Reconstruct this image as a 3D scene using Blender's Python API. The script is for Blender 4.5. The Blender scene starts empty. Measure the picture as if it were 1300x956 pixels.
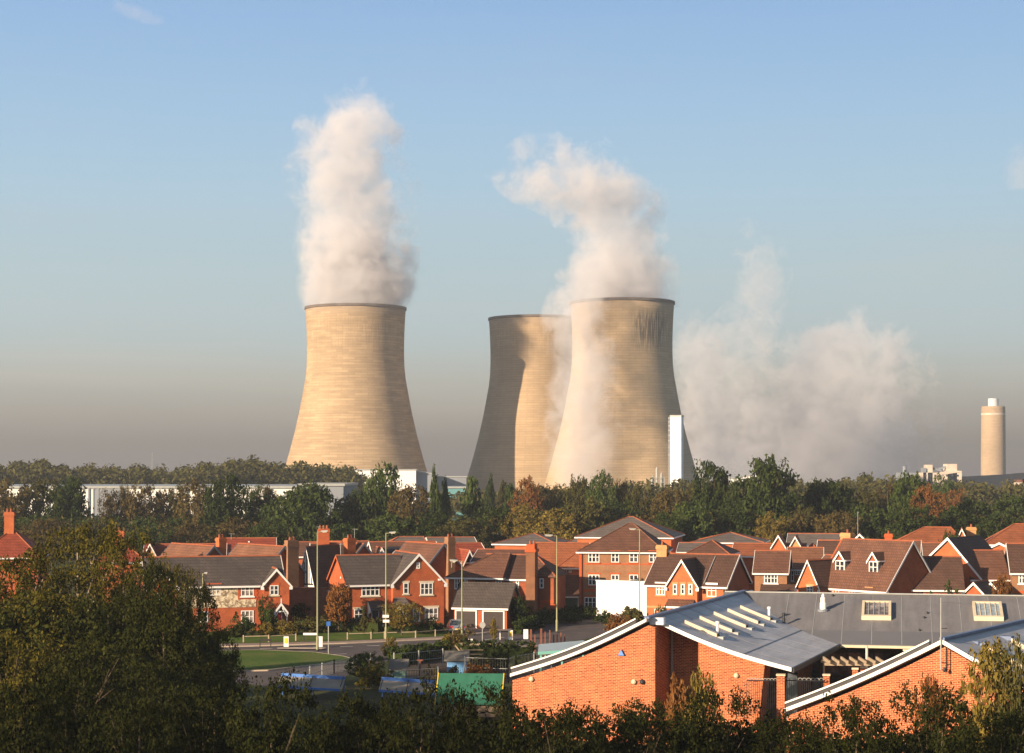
import bpy, bmesh, math, random
import numpy as np
from mathutils import Vector, Matrix, Quaternion
R = math.radians
F, H, HY = 2300.0, 17.4, 597.0      # focal length in photo pixels, eye height, horizon row
scene = bpy.context.scene
col = scene.collection
def PX(px, Y): return (px-650)/F*Y
def PZ(py, Y): return H-(py-HY)/F*Y
def G(px, py):
    Y = H*F/(py-HY); return (PX(px, Y), Y)

# ---------------------------------------------------------------- materials
def newmat(name):
    m = bpy.data.materials.new(name); m.use_nodes = True
    nt = m.node_tree; nt.nodes.clear()
    return m, nt
def nd(nt, t, **kw):
    n = nt.nodes.new(t)
    for k, v in kw.items():
        if k.startswith('i_'):
            key = k[2:]
            key = int(key) if key.isdigit() else key.replace('_', ' ')
            n.inputs[key].default_value = v
        else: setattr(n, k, v)
    return n
def c4(c): return (c[0], c[1], c[2], 1)
def surf(nt, rough=.8, spec=.3, metal=0):
    o = nd(nt, 'ShaderNodeOutputMaterial'); b = nd(nt, 'ShaderNodeBsdfPrincipled')
    b.inputs['Roughness'].default_value = rough; b.inputs['Specular IOR Level'].default_value = spec
    b.inputs['Metallic'].default_value = metal
    nt.links.new(b.outputs[0], o.inputs[0]); return b
def mix(nt, fac, a, b, mode='MIX'):
    n = nd(nt, 'ShaderNodeMix', data_type='RGBA', blend_type=mode)
    for s, v in ((n.inputs[0], fac), (n.inputs[6], a), (n.inputs[7], b)):
        if hasattr(v, 'links') or hasattr(v, 'is_linked'): nt.links.new(v, s)
        elif isinstance(v, (int, float)): s.default_value = v
        else: s.default_value = c4(v)
    return n.outputs[2]
def mth(nt, op, a, b=None, c=None, clamp=False):
    n = nd(nt, 'ShaderNodeMath', operation=op, use_clamp=clamp)
    for i, v in enumerate((a, b, c)):
        if v is None: continue
        if isinstance(v, (int, float)): n.inputs[i].default_value = v
        else: nt.links.new(v, n.inputs[i])
    return n.outputs[0]
def noise(nt, vec, scale, detail=3, rough=.55, dist=0):
    n = nd(nt, 'ShaderNodeTexNoise'); n.inputs['Scale'].default_value = scale
    n.inputs['Detail'].default_value = detail; n.inputs['Roughness'].default_value = rough
    n.inputs['Distortion'].default_value = dist
    if vec is not None: nt.links.new(vec, n.inputs['Vector'])
    return n.outputs['Fac']
def ramp(nt, fac, stops):
    n = nd(nt, 'ShaderNodeValToRGB'); e = n.color_ramp.elements
    while len(e) > len(stops): e.remove(e[-1])
    while len(e) < len(stops): e.new(1)
    for el, (p, c) in zip(e, stops):
        el.position = p; el.color = c4(c) if not isinstance(c, (int, float)) else (c, c, c, 1)
    nt.links.new(fac, n.inputs[0]); return n.outputs[0]
def mr(nt, v, a, b, c, d):
    n = nd(nt, 'ShaderNodeMapRange'); nt.links.new(v, n.inputs[0])
    for i, x in enumerate((a, b, c, d)): n.inputs[i+1].default_value = x
    return n.outputs[0]
def objco(nt): return nd(nt, 'ShaderNodeTexCoord').outputs['Object']
def bump(nt, b, h, strength=.3, dist=.05):
    n = nd(nt, 'ShaderNodeBump'); n.inputs['Strength'].default_value = strength; n.inputs['Distance'].default_value = dist
    nt.links.new(h, n.inputs['Height']); nt.links.new(n.outputs[0], b.inputs['Normal'])

def plain(name, c, rough=.6, spec=.4, var=.15, scale=1.5, metal=0):
    m, nt = newmat(name); b = surf(nt, rough, spec, metal); co = objco(nt)
    f = noise(nt, co, scale, 4)
    dark = tuple(x*(1-var) for x in c); lite = tuple(min(1, x*(1+var)) for x in c)
    nt.links.new(mix(nt, mr(nt, f, .3, .7, 0, 1), dark, lite), b.inputs['Base Color']); return m
def wallco(nt):
    s = nd(nt, 'ShaderNodeSeparateXYZ'); nt.links.new(objco(nt), s.inputs[0])
    c = nd(nt, 'ShaderNodeCombineXYZ')
    nt.links.new(mth(nt, 'ADD', s.outputs[0], s.outputs[1]), c.inputs[0]); nt.links.new(s.outputs[2], c.inputs[1])
    return c.outputs[0]
def brick(name, c1, c2, mortar, bw=.225, bh=.075, ms=.012, var=.18):
    c1, c2, mortar = [(c[0]*.80, c[1]*.70, c[2]*.62) for c in (c1, c2, mortar)]
    m, nt = newmat(name); b = surf(nt, .85, .2); co = wallco(nt)
    t = nd(nt, 'ShaderNodeTexBrick'); nt.links.new(co, t.inputs['Vector'])
    t.inputs['Color1'].default_value = c4(c1); t.inputs['Color2'].default_value = c4(c2); t.inputs['Mortar'].default_value = c4(mortar)
    t.inputs['Scale'].default_value = 1; t.inputs['Mortar Size'].default_value = ms
    t.inputs['Brick Width'].default_value = bw; t.inputs['Row Height'].default_value = bh
    f = noise(nt, objco(nt), .9, 5, .6)
    k = ramp(nt, f, [(.3, 1-var), (.7, 1+var)])
    f2 = noise(nt, co, 14, 2)
    k2 = ramp(nt, f2, [(.3, .8), (.7, 1.2)])
    c = mix(nt, 1, t.outputs[0], k, 'MULTIPLY'); c = mix(nt, 1, c, k2, 'MULTIPLY')
    nt.links.new(c, b.inputs['Base Color']); return m
def tiles(name, c, c2, pitch=.3, line=.55, var=.2):
    """roof tiles: courses by height, single tiles varying"""
    c, c2 = [(q[0]*.80, q[1]*.78, q[2]*.76) for q in (c, c2)]
    m, nt = newmat(name); b = surf(nt, .75, .3); co = objco(nt)
    s = nd(nt, 'ShaderNodeSeparateXYZ'); nt.links.new(co, s.inputs[0])
    cc = nd(nt, 'ShaderNodeCombineXYZ')
    nt.links.new(mth(nt, 'ADD', s.outputs[0], s.outputs[1]), cc.inputs[0]); nt.links.new(s.outputs[2], cc.inputs[1])
    t = nd(nt, 'ShaderNodeTexBrick'); nt.links.new(cc.outputs[0], t.inputs['Vector'])
    t.inputs['Color1'].default_value = c4(c); t.inputs['Color2'].default_value = c4(c2)
    t.inputs['Mortar'].default_value = c4(tuple(x*line for x in c)); t.inputs['Scale'].default_value = 1
    t.inputs['Mortar Size'].default_value = .035; t.inputs['Brick Width'].default_value = .33; t.inputs['Row Height'].default_value = pitch
    t.inputs['Mortar Smooth'].default_value = .3
    f = noise(nt, co, .55, 5, .65); k = ramp(nt, f, [(.3, 1-var), (.7, 1+var)])
    f2 = noise(nt, co, 6, 3); k2 = ramp(nt, f2, [(.3, .85), (.7, 1.15)])
    nt.links.new(mix(nt, 1, mix(nt, 1, t.outputs[0], k, 'MULTIPLY'), k2, 'MULTIPLY'), b.inputs['Base Color'])
    bump(nt, b, t.outputs['Fac'], .5, .04); b.inputs['Normal']
    return m
def leafmat(name, c, c2, sub=.25):
    m, nt = newmat(name); o = nd(nt, 'ShaderNodeOutputMaterial')
    d = nd(nt, 'ShaderNodeBsdfDiffuse'); t = nd(nt, 'ShaderNodeBsdfTranslucent'); mx = nd(nt, 'ShaderNodeMixShader'); mx.inputs[0].default_value = sub
    g = nd(nt, 'ShaderNodeNewGeometry'); oi = nd(nt, 'ShaderNodeObjectInfo')
    f = noise(nt, objco(nt), 2.2, 3, .6)
    x = mth(nt, 'ADD', mth(nt, 'MULTIPLY', g.outputs['Random Per Island'], .45), mth(nt, 'MULTIPLY', f, .9))
    cc = mix(nt, mr(nt, x, .35, 1.05, 0, 1), c, c2)
    k = mr(nt, oi.outputs['Random'], 0, 1, .8, 1.2)
    km = nd(nt, 'ShaderNodeCombineXYZ'); [nt.links.new(k, km.inputs[i]) for i in range(3)]
    cc = mix(nt, 1, cc, km.outputs[0], 'MULTIPLY')
    nt.links.new(cc, d.inputs[0]); nt.links.new(cc, t.inputs[0])
    nt.links.new(d.outputs[0], mx.inputs[1]); nt.links.new(t.outputs[0], mx.inputs[2]); nt.links.new(mx.outputs[0], o.inputs[0])
    return m
def glass(name, c=(.02, .025, .03)):
    m, nt = newmat(name); b = surf(nt, .08, .6)
    f = noise(nt, objco(nt), 1.1, 2)
    nt.links.new(mix(nt, mr(nt, f, .45, .62, 0, 1), c, tuple(min(1, x*3+.03) for x in c)), b.inputs['Base Color']); return m

M = {}
M['brick_red'] = brick('brick red', (.56, .125, .04), (.43, .085, .03), (.42, .19, .1))
M['brick_shaded'] = brick('brick shaded', (.26, .12, .07), (.2, .09, .05), (.26, .16, .1))  # shade on the chimney breast's front is put into this brick colour
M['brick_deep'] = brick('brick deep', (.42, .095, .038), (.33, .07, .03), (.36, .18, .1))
M['brick_orange'] = brick('brick orange', (.62, .16, .048), (.52, .12, .04), (.5, .25, .13))
M['brick_buff'] = brick('brick buff', (.36, .19, .10), (.29, .14, .075), (.38, .26, .17))
M['brick_yellow'] = brick('brick yellow', (.62, .36, .14), (.5, .26, .1), (.6, .42, .25))
M['brick_school'] = brick('brick school', (.58, .155, .055), (.27, .055, .024), (.72, .46, .28), bw=.30, bh=.10, ms=.012, var=.16)
M['brick_pink'] = brick('brick garden wall', (.42, .2, .13), (.34, .15, .1), (.4, .27, .2))
M['quoin'] = plain('red quoin brick', (.44, .09, .028), .8, .2, .15, 6)
M['tile_grey'] = tiles('tile slate grey', (.115, .095, .085), (.09, .075, .07))
M['tile_brown'] = tiles('tile brown', (.20, .095, .06), (.16, .075, .05))
M['tile_dark'] = tiles('tile dark brown', (.13, .07, .05), (.105, .055, .04))
M['tile_tan'] = tiles('tile tan', (.27, .125, .07), (.22, .1, .06))
M['tile_orange'] = tiles('tile orange', (.40, .135, .055), (.33, .105, .045))
M['tile_red'] = tiles('tile red', (.38, .085, .04), (.31, .065, .035))
M['slate_pale'] = tiles('slate pale', (.20, .17, .15), (.17, .145, .13))
M['clay'] = plain('clay ridge', (.30, .095, .045), .8, .2)
M['white'] = plain('white paint', (.80, .78, .74), .5, .4, .05)
M['cream'] = plain('cream stone', (.60, .51, .36), .8, .2, .08)
M['render'] = plain('white boarding', (.82, .81, .78), .6, .3, .03)
M['glass'] = glass('window glass')
M['curtain'] = glass('curtained glass', (.12, .10, .085))
M['dark'] = plain('dark metal', (.025, .025, .028), .5, .4)
M['black'] = plain('black timber', (.03, .025, .022), .7, .3)
M['brown_door'] = plain('brown garage door', (.04, .03, .026), .6, .3)
M['green_door'] = plain('green garage door', (.10, .14, .09), .6, .4)
M['red_door'] = plain('red front door', (.45, .02, .02), .4, .5)
M['lead'] = plain('lead cladding', (.17, .19, .22), .6, .4)
M['flashing'] = plain('blue grey flashing', (.09, .135, .24), .45, .5)
def feltmat(name, c, rough):
    m, nt = newmat(name); b = surf(nt, rough, .4); co = objco(nt)
    f = noise(nt, co, .28, 5, .6); f2 = noise(nt, co, 4, 4, .65)
    mp = nd(nt, 'ShaderNodeMapping'); nt.links.new(co, mp.inputs[0]); mp.inputs['Scale'].default_value = (1.6, .16, .2)
    f3 = noise(nt, mp.outputs[0], 1.3, 4, .6)
    k = ramp(nt, f, [(.3, .84), (.7, 1.12)]); k2 = ramp(nt, f2, [(.3, .92), (.7, 1.07)]); k3 = ramp(nt, f3, [(.35, .84), (.65, 1.08)])
    cc = mix(nt, 1, mix(nt, 1, mix(nt, 1, k, k2, 'MULTIPLY'), k3, 'MULTIPLY'), c, 'MULTIPLY')
    nt.links.new(cc, b.inputs['Base Color']); return m
M['membrane_dark'] = feltmat('main roof felt', (.18, .174, .178), .6)
M['membrane'] = feltmat('grey roof membrane', (.52, .51, .515), .55)
M['steel'] = plain('galvanised steel', (.34, .35, .33), .45, .5, .1)
M['pole_green'] = plain('olive lamp pole', (.27, .27, .14), .55, .4, .12)
M['sheet_white'] = plain('white cladding sheet', (.74, .73, .68), .6, .3, .06, .1)
M['asphalt'] = plain('asphalt', (.095, .08, .078), .9, .2, .2, .6)
M['pave'] = plain('paving', (.27, .2, .165), .9, .2, .15, .8)
M['kerb'] = plain('kerb stone', (.5, .40, .31), .9, .2, .1)
M['paint'] = plain('road paint', (.75, .73, .68), .8, .2, .08)
M['timber'] = plain('weathered timber', (.36, .28, .19), .85, .2, .2, 3)
M['rust_post'] = plain('stained timber posts', (.20, .075, .045), .8, .2, .2, 3)
M['yellow'] = plain('yellow plastic', (.85, .55, .03), .4, .5, .05)
M['aqua'] = plain('aqua paint', (.22, .55, .48), .5, .4, .08)
M['blue_paint'] = plain('blue paint', (.10, .24, .62), .5, .4, .1)
M['sky_paint'] = plain('sky blue boarding', (.16, .36, .62), .65, .3, .12, 4)
M['sage'] = plain('sage boarding', (.18, .33, .27), .65, .3, .12, 4)
M['green_felt'] = plain('green felt', (.03, .14, .09), .8, .2, .12)
M['grey_felt'] = plain('grey felt', (.17, .16, .14), .9, .2, .15)
M['pale_sheet'] = plain('pale blue roof sheet', (.34, .42, .45), .5, .4, .1)
M['sand_sheet'] = plain('sandy sheet', (.36, .31, .24), .8, .3, .12)
M['soil'] = plain('soil', (.08, .06, .045), .95, .1, .3, .5)
M['bark'] = plain('bark', (.10, .075, .05), .95, .1, .25, 6)
M['bark_pale'] = plain('pale bark', (.33, .26, .19), .95, .1, .25, 6)
M['red_paint'] = plain('red sign', (.6, .03, .03), .4, .5)
M['sign_blue'] = plain('blue sign', (.03, .12, .4), .4, .5)
M['car_silver'] = plain('car silver blue', (.16, .18, .24), .25, .6, .03)
M['car_dark'] = plain('car grey', (.10, .11, .12), .25, .6, .03)
M['tyre'] = plain('tyre', (.02, .02, .02), .9, .2)
M['tail'] = plain('tail lamp', (.5, .02, .03), .2, .6)
M['plate'] = plain('number plate', (.75, .55, .12), .4, .4)
M['ind'] = plain('industrial cladding', (.60, .50, .40), .8, .3, .2, .15)
M['ind_grey'] = plain('grey cladding', (.23, .25, .28), .7, .3, .12, .1)
M['teal_clad'] = plain('teal cladding', (.12, .30, .32), .6, .3, .1, .1)
M['coal'] = plain('dark hillside', (.055, .05, .045), .95, .1, .3, .02)
LF = {
 'dark':  leafmat('leaf dark green', (.022, .036, .010), (.068, .088, .024)),
 'green': leafmat('leaf mid green', (.035, .060, .014), (.100, .125, .035)),
 'olive': leafmat('leaf olive', (.050, .050, .016), (.130, .115, .036)),
 'brown': leafmat('leaf brown', (.065, .050, .018), (.155, .112, .038)),
 'rust':  leafmat('leaf rust', (.12, .050, .018), (.26, .12, .035)),
 'gold':  leafmat('leaf gold', (.11, .085, .018), (.27, .20, .045)),
 'near':  leafmat('leaf near olive', (.032, .031, .006), (.150, .125, .022), .22),
 'neard': leafmat('leaf near dark', (.012, .018, .006), (.060, .062, .014), .15),  # darker leaf, carries the shade low in the thicket as colour
 'shade': leafmat('leaf bottom dark', (.009, .013, .004), (.036, .038, .010), .15),  # leaf colour darkened to stand in for shade along the bottom
}
# flint and brick
def flint():
    m, nt = newmat('flint'); b = surf(nt, .8, .3)
    v = nd(nt, 'ShaderNodeTexVoronoi'); v.inputs['Scale'].default_value = 5.5; nt.links.new(objco(nt), v.inputs['Vector'])
    f = noise(nt, objco(nt), 3, 3)
    s = nd(nt, 'ShaderNodeSeparateColor'); nt.links.new(v.outputs['Color'], s.inputs[0])
    c = ramp(nt, s.outputs[0], [(0, (.12, .09, .06)), (.35, (.3, .22, .14)), (.6, (.62, .50, .34)), (1, (.75, .66, .48))])
    nt.links.new(mix(nt, mr(nt, f, .3, .7, 0, .35), c, (.5, .4, .26)), b.inputs['Base Color']); return m
M['flint'] = flint()

# ---------------------------------------------------------------- mesh builder
class MB:
    def __init__(s, X=None): s.v = []; s.f = []; s.mi = []; s.X = X or Matrix(); s.cur = 0
    def add(s, vs, fs):
        n = len(s.v); s.v += [tuple(s.X @ Vector(p)) for p in vs]
        s.f += [tuple(n+i for i in f) for f in fs]; s.mi += [s.cur]*len(fs); return s
    def box(s, x0, y0, z0, x1, y1, z1):
        return s.add([(x0,y0,z0),(x1,y0,z0),(x1,y1,z0),(x0,y1,z0),(x0,y0,z1),(x1,y0,z1),(x1,y1,z1),(x0,y1,z1)],
                     [(0,3,2,1),(4,5,6,7),(0,1,5,4),(1,2,6,5),(2,3,7,6),(3,0,4,7)])
    def prism(s, pts, vec):
        n = len(pts); vec = Vector(vec)
        return s.add([tuple(p) for p in pts]+[tuple(Vector(p)+vec) for p in pts],
                     [tuple(range(n))[::-1], tuple(range(n, 2*n))]+[(i, (i+1) % n, n+(i+1) % n, n+i) for i in range(n)])
    def beam(s, p0, p1, w, h, up=(0, 0, 1)):
        p0, p1 = Vector(p0), Vector(p1); d = (p1-p0).normalized(); sd = d.cross(Vector(up)).normalized(); u = sd.cross(d)
        a = [p0+sd*i*w/2+u*j*h/2 for i, j in ((-1,-1),(1,-1),(1,1),(-1,1))]
        return s.prism(a, p1-p0)
    def cyl(s, p0, p1, r0, r1=None, n=10, cap=True):
        r1 = r0 if r1 is None else r1; p0, p1 = Vector(p0), Vector(p1); d = (p1-p0).normalized()
        a = d.orthogonal().normalized(); b = d.cross(a)
        ring = lambda p, r: [tuple(p+(a*math.cos(2*math.pi*i/n)+b*math.sin(2*math.pi*i/n))*r) for i in range(n)]
        fs = [(i, (i+1) % n, n+(i+1) % n, n+i) for i in range(n)]
        if cap: fs += [tuple(range(n))[::-1], tuple(range(n, 2*n))]
        return s.add(ring(p0, r0)+ring(p1, r1), fs)
    def lathe(s, prof, n=24, c=(0, 0)):
        vs = [(c[0]+r*math.cos(2*math.pi*i/n), c[1]+r*math.sin(2*math.pi*i/n), z) for r, z in prof for i in range(n)]
        fs = [(k*n+i, k*n+(i+1) % n, (k+1)*n+(i+1) % n, (k+1)*n+i) for k in range(len(prof)-1) for i in range(n)]
        fs += [tuple(range(n))[::-1], tuple(range((len(prof)-1)*n, len(prof)*n))]
        return s.add(vs, fs)
    def build(s, name, mats, parent=None, smooth=False, kind=None, loc=None):
        me = bpy.data.meshes.new(name); me.from_pydata(s.v, [], s.f)
        bm = bmesh.new(); bm.from_mesh(me); bmesh.ops.recalc_face_normals(bm, faces=bm.faces); bm.to_mesh(me); bm.free()
        for m in (mats if isinstance(mats, (list, tuple)) else [mats]): me.materials.append(m)
        if len(s.mi) == len(me.polygons): me.polygons.foreach_set('material_index', s.mi)
        if smooth: me.polygons.foreach_set('use_smooth', [True]*len(me.polygons))
        o = bpy.data.objects.new(name, me); col.objects.link(o)
        if parent is not None: o.parent = parent
        if kind: o['kind'] = kind
        if loc: o.location = loc
        return o
def tag(o, label=None, cat=None, group=None, kind=None):
    if label: o['label'] = label
    if cat: o['category'] = cat
    if group: o['group'] = group
    if kind: o['kind'] = kind
    return o
def empty(name, loc, a=0, label=None, cat=None, group=None):
    o = bpy.data.objects.new(name, None); o.empty_display_size = .3; col.objects.link(o)
    o.location = loc; o.rotation_euler = (0, 0, R(a)); return tag(o, label, cat, group)
def copy_tree(o, parent=None):
    c = o.copy(); col.objects.link(c)
    if parent is not None: c.parent = parent
    for ch in [x for x in o.children]: copy_tree(ch, c)
    return c
def sheet(name, pts, z, mat, kind='structure'):
    """flat ground patch given by photo pixels"""
    p = [G(*q) for q in pts]
    return MB().add([(x, y, z) for x, y in p], [tuple(range(len(p)))]).build(name, mat, kind=kind)
EXPO = 1.0; HAZE = .00014; STEAM = True; SKYGAIN = .49
def sk255(r, g, b): return tuple(((x/255+.055)/1.055)**2.4 for x in (r, g, b))
SKY = [(0, sk255(127,116,110)), (.053, sk255(133,124,114)), (.11, sk255(159,152,139)), (.17, sk255(175,177,166)), (.226, sk255(177,192,191)),
       (.284, sk255(177,198,203)), (.355, sk255(177,202,209)), (.497, sk255(171,204,224)), (.634, sk255(160,198,229)), (.837, sk255(142,184,229))]
# ---------------------------------------------------------------- camera, sky, sun, haze
AZ, EL = 49.0, 16.0                     # sun: degrees left of straight behind the camera, height
cam = bpy.data.objects.new('camera', bpy.data.cameras.new('camera')); col.objects.link(cam)
cam.location = (0, 0, H); cam.rotation_euler = (R(90), 0, 0)
cam.data.sensor_width = 36; cam.data.lens = 36*F/1300; cam.data.shift_y = (HY-478)/1300; cam.data.clip_end = 9000; cam.data.clip_start = .5
scene.camera = cam
vs = scene.view_settings; vs.view_transform = 'Standard'; vs.look = 'None'; vs.exposure = EXPO; vs.gamma = 1; vs.use_curve_mapping = False
scene.cycles.volume_bounces = 2; scene.cycles.volume_step_rate = .3; scene.cycles.volume_max_steps = 256
scene.cycles.max_bounces = 6; scene.cycles.diffuse_bounces = 3; scene.cycles.glossy_bounces = 2; scene.cycles.transmission_bounces = 2
scene.cycles.use_denoising = True; scene.cycles.transparent_max_bounces = 32

tosun = Vector((-math.sin(R(AZ))*math.cos(R(EL)), -math.cos(R(AZ))*math.cos(R(EL)), math.sin(R(EL))))
sun = bpy.data.objects.new('sun', bpy.data.lights.new('sun', 'SUN')); col.objects.link(sun)
sun.data.energy = 5.0; sun.data.angle = R(.5); sun.data.color = (1, .775, .55)
sun.rotation_euler = (-tosun).to_track_quat('-Z', 'Y').to_euler(); sun.location = (-200, -160, 90)

w = bpy.data.worlds.new('World'); scene.world = w; w.use_nodes = True; nt = w.node_tree; nt.nodes.clear()
out = nd(nt, 'ShaderNodeOutputWorld'); bg = nd(nt, 'ShaderNodeBackground'); bg.inputs[1].default_value = .05
sky = nd(nt, 'ShaderNodeTexSky', sky_type='NISHITA'); sky.sun_disc = False; sky.sun_elevation = R(EL); sky.sun_rotation = R(180+AZ)
sky.dust_density = 2.5; sky.ozone_density = 1.5; sky.altitude = 60
g = nd(nt, 'ShaderNodeNewGeometry') if False else nd(nt, 'ShaderNodeTexCoord')
sp = nd(nt, 'ShaderNodeSeparateXYZ'); nt.links.new(g.outputs['Generated'], sp.inputs[0])
S = 1/.05
def sk(r, g_, b): return tuple((((x/255+.055)/1.055)**2.4) for x in (r, g_, b))
el = mr(nt, sp.outputs[2], 0, .30, 0, 1)
rp = ramp(nt, el, SKY)
mp = nd(nt, 'ShaderNodeMapping'); nt.links.new(g.outputs['Generated'], mp.inputs[0]); mp.inputs['Scale'].default_value = (2.2, 2.2, 26); mp.inputs['Rotation'].default_value = (0, R(2.5), 0)
cf = noise(nt, mp.outputs[0], 1.6, 5, .6, .5)
cloud = mth(nt, 'MULTIPLY', mr(nt, cf, .5, .72, 0, .22), mth(nt, 'MULTIPLY', mr(nt, sp.outputs[2], .02, .05, 0, 1), mr(nt, sp.outputs[2], .09, .15, 1, .15)))
rp = mix(nt, cloud, rp, sk255(214, 200, 180))
vm = nd(nt, 'ShaderNodeVectorMath', operation='SCALE'); nt.links.new(rp, vm.inputs[0]); vm.inputs['Scale'].default_value = S*SKYGAIN
fac = mr(nt, sp.outputs[2], .24, .5, 0, 1)
nt.links.new(mix(nt, fac, vm.outputs[0], sky.outputs[0]), bg.inputs[0]); nt.links.new(bg.outputs[0], out.inputs[0])

def volmat(name, color, dens=None, aniso=0):
    m, nt = newmat(name); o = nd(nt, 'ShaderNodeOutputMaterial'); v = nd(nt, 'ShaderNodeVolumePrincipled')
    v.inputs['Color'].default_value = c4(color); v.inputs['Anisotropy'].default_value = aniso
    v.inputs['Density Attribute'].default_value = ''; v.inputs['Temperature Attribute'].default_value = ''; v.inputs['Color Attribute'].default_value = ''
    if dens is not None: v.inputs['Density'].default_value = dens
    nt.links.new(v.outputs[0], o.inputs['Volume']); return m, nt, v
if HAZE > 0:
    hm, _, _ = volmat('haze air', (.78, .86, .98), HAZE, .1); hm.cycles.homogeneous_volume = True
    MB().box(-1300, -120, -1.2, 1300, 2600, 262).build('haze', hm, kind='stuff')

# ---------------------------------------------------------------- ground
def groundmat():
    m, nt = newmat('ground grass'); b = surf(nt, .95, .1); co = objco(nt)
    f = noise(nt, co, .05, 6, .6); f2 = noise(nt, co, 1.5, 4)
    c = ramp(nt, f, [(.3, (.035, .05, .016)), (.5, (.055, .065, .022)), (.7, (.09, .075, .04))])
    nt.links.new(mix(nt, 1, c, ramp(nt, f2, [(.3, .7), (.7, 1.3)]), 'MULTIPLY'), b.inputs['Base Color']); return m
def lawnmat():
    m, nt = newmat('mown lawn'); b = surf(nt, .9, .1); co = objco(nt)
    f = noise(nt, co, .25, 5, .6); f2 = noise(nt, co, 5, 4)
    c = ramp(nt, f, [(.3, (.050, .085, .014)), (.5, (.075, .12, .018)), (.72, (.13, .13, .04))])
    nt.links.new(mix(nt, 1, c, ramp(nt, f2, [(.3, .75), (.7, 1.25)]), 'MULTIPLY'), b.inputs['Base Color']); return m
M['ground'] = groundmat(); M['lawn'] = lawnmat()
MB().add([(-1290, -110, 0), (1290, -110, 0), (1290, 2590, 0), (-1290, 2590, 0)], [(0, 1, 2, 3)]).build('ground', M['ground'], kind='structure')

# ---------------------------------------------------------------- cooling towers
def concrete(name, streak=0, tone=(.42, .305, .185)):
    m, nt = newmat(name); b = surf(nt, .9, .15); co = objco(nt)
    s = nd(nt, 'ShaderNodeSeparateXYZ'); nt.links.new(co, s.inputs[0])
    th = mth(nt, 'ARCTAN2', s.outputs[1], s.outputs[0])
    c = nd(nt, 'ShaderNodeCombineXYZ'); nt.links.new(mth(nt, 'MULTIPLY', th, 30), c.inputs[0]); nt.links.new(s.outputs[2], c.inputs[1])
    t = nd(nt, 'ShaderNodeTexBrick'); nt.links.new(c.outputs[0], t.inputs['Vector'])
    t.inputs['Scale'].default_value = 1; t.inputs['Brick Width'].default_value = 7.5; t.inputs['Row Height'].default_value = 1.45
    a = .17 if not streak else .08
    t.inputs['Color1'].default_value = c4((1-a, 1-a, 1-a)); t.inputs['Color2'].default_value = c4((1+a*.3,)*3)
    t.inputs['Mortar'].default_value = c4((.72,)*3); t.inputs['Mortar Size'].default_value = .16; t.inputs['Mortar Smooth'].default_value = .8
    # ring-to-ring tone, blotches
    cr = nd(nt, 'ShaderNodeCombineXYZ'); nt.links.new(mth(nt, 'MULTIPLY', th, 2), cr.inputs[0]); nt.links.new(mth(nt, 'MULTIPLY', s.outputs[2], .9), cr.inputs[1])
    r1 = noise(nt, cr.outputs[0], 1.0, 4, .7); k1 = ramp(nt, r1, [(.32, .84 if not streak else .9), (.68, 1.13 if not streak else 1.07)])
    r2 = noise(nt, co, .035, 5, .65); k2 = ramp(nt, r2, [(.3, .84), (.7, 1.14)])
    cc = mix(nt, 1, mix(nt, 1, mix(nt, 1, t.outputs[0], k1, 'MULTIPLY'), k2, 'MULTIPLY'), tone, 'MULTIPLY')
    # vertical weather streaks under the rim
    cs = nd(nt, 'ShaderNodeCombineXYZ'); nt.links.new(mth(nt, 'MULTIPLY', th, 30), cs.inputs[0]); nt.links.new(mth(nt, 'MULTIPLY', s.outputs[2], .07), cs.inputs[1])
    r3 = noise(nt, cs.outputs[0], 1.0, 3, .6)
    band = mth(nt, 'MULTIPLY', mr(nt, s.outputs[2], 81, 91, 0, 1), mr(nt, s.outputs[2], 101, 106, 1, 0.1))
    if streak == 1:
        aw = mth(nt, 'MULTIPLY', mr(nt, th, -1.50, -1.30, 0, 1), mr(nt, th, -.75, -.45, 1, .25))
        fac = mth(nt, 'MULTIPLY', mth(nt, 'MULTIPLY', band, aw), mr(nt, r3, .42, .56, 0, .85))
    else:
        aw = mr(nt, r2, .35, .65, .0, .6)
        fac = mth(nt, 'MULTIPLY', mth(nt, 'MULTIPLY', band, aw), mr(nt, r3, .45, .6, 0, .45))
    cc = mix(nt, fac, cc, (.10, .08, .06))
    # damp darker top ring
    cc = mix(nt, mr(nt, s.outputs[2], 104, 110, 0, .45), cc, (.25, .2, .16))
    nt.links.new(cc, b.inputs['Base Color']); return m
PROF = [(0, 46.5), (6, 44.6), (14, 42.2), (21.5, 40), (30, 37.7), (38.8, 35.4), (46, 33.8), (52, 32.5), (59, 31.2), (65.2, 30.1), (72, 28.9), (79, 28.2), (86, 28.0), (92, 28.0), (100, 28.2), (108, 28.6), (114, 29.0)]
PROF = [(z*.976, r) for z, r in PROF]
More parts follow.
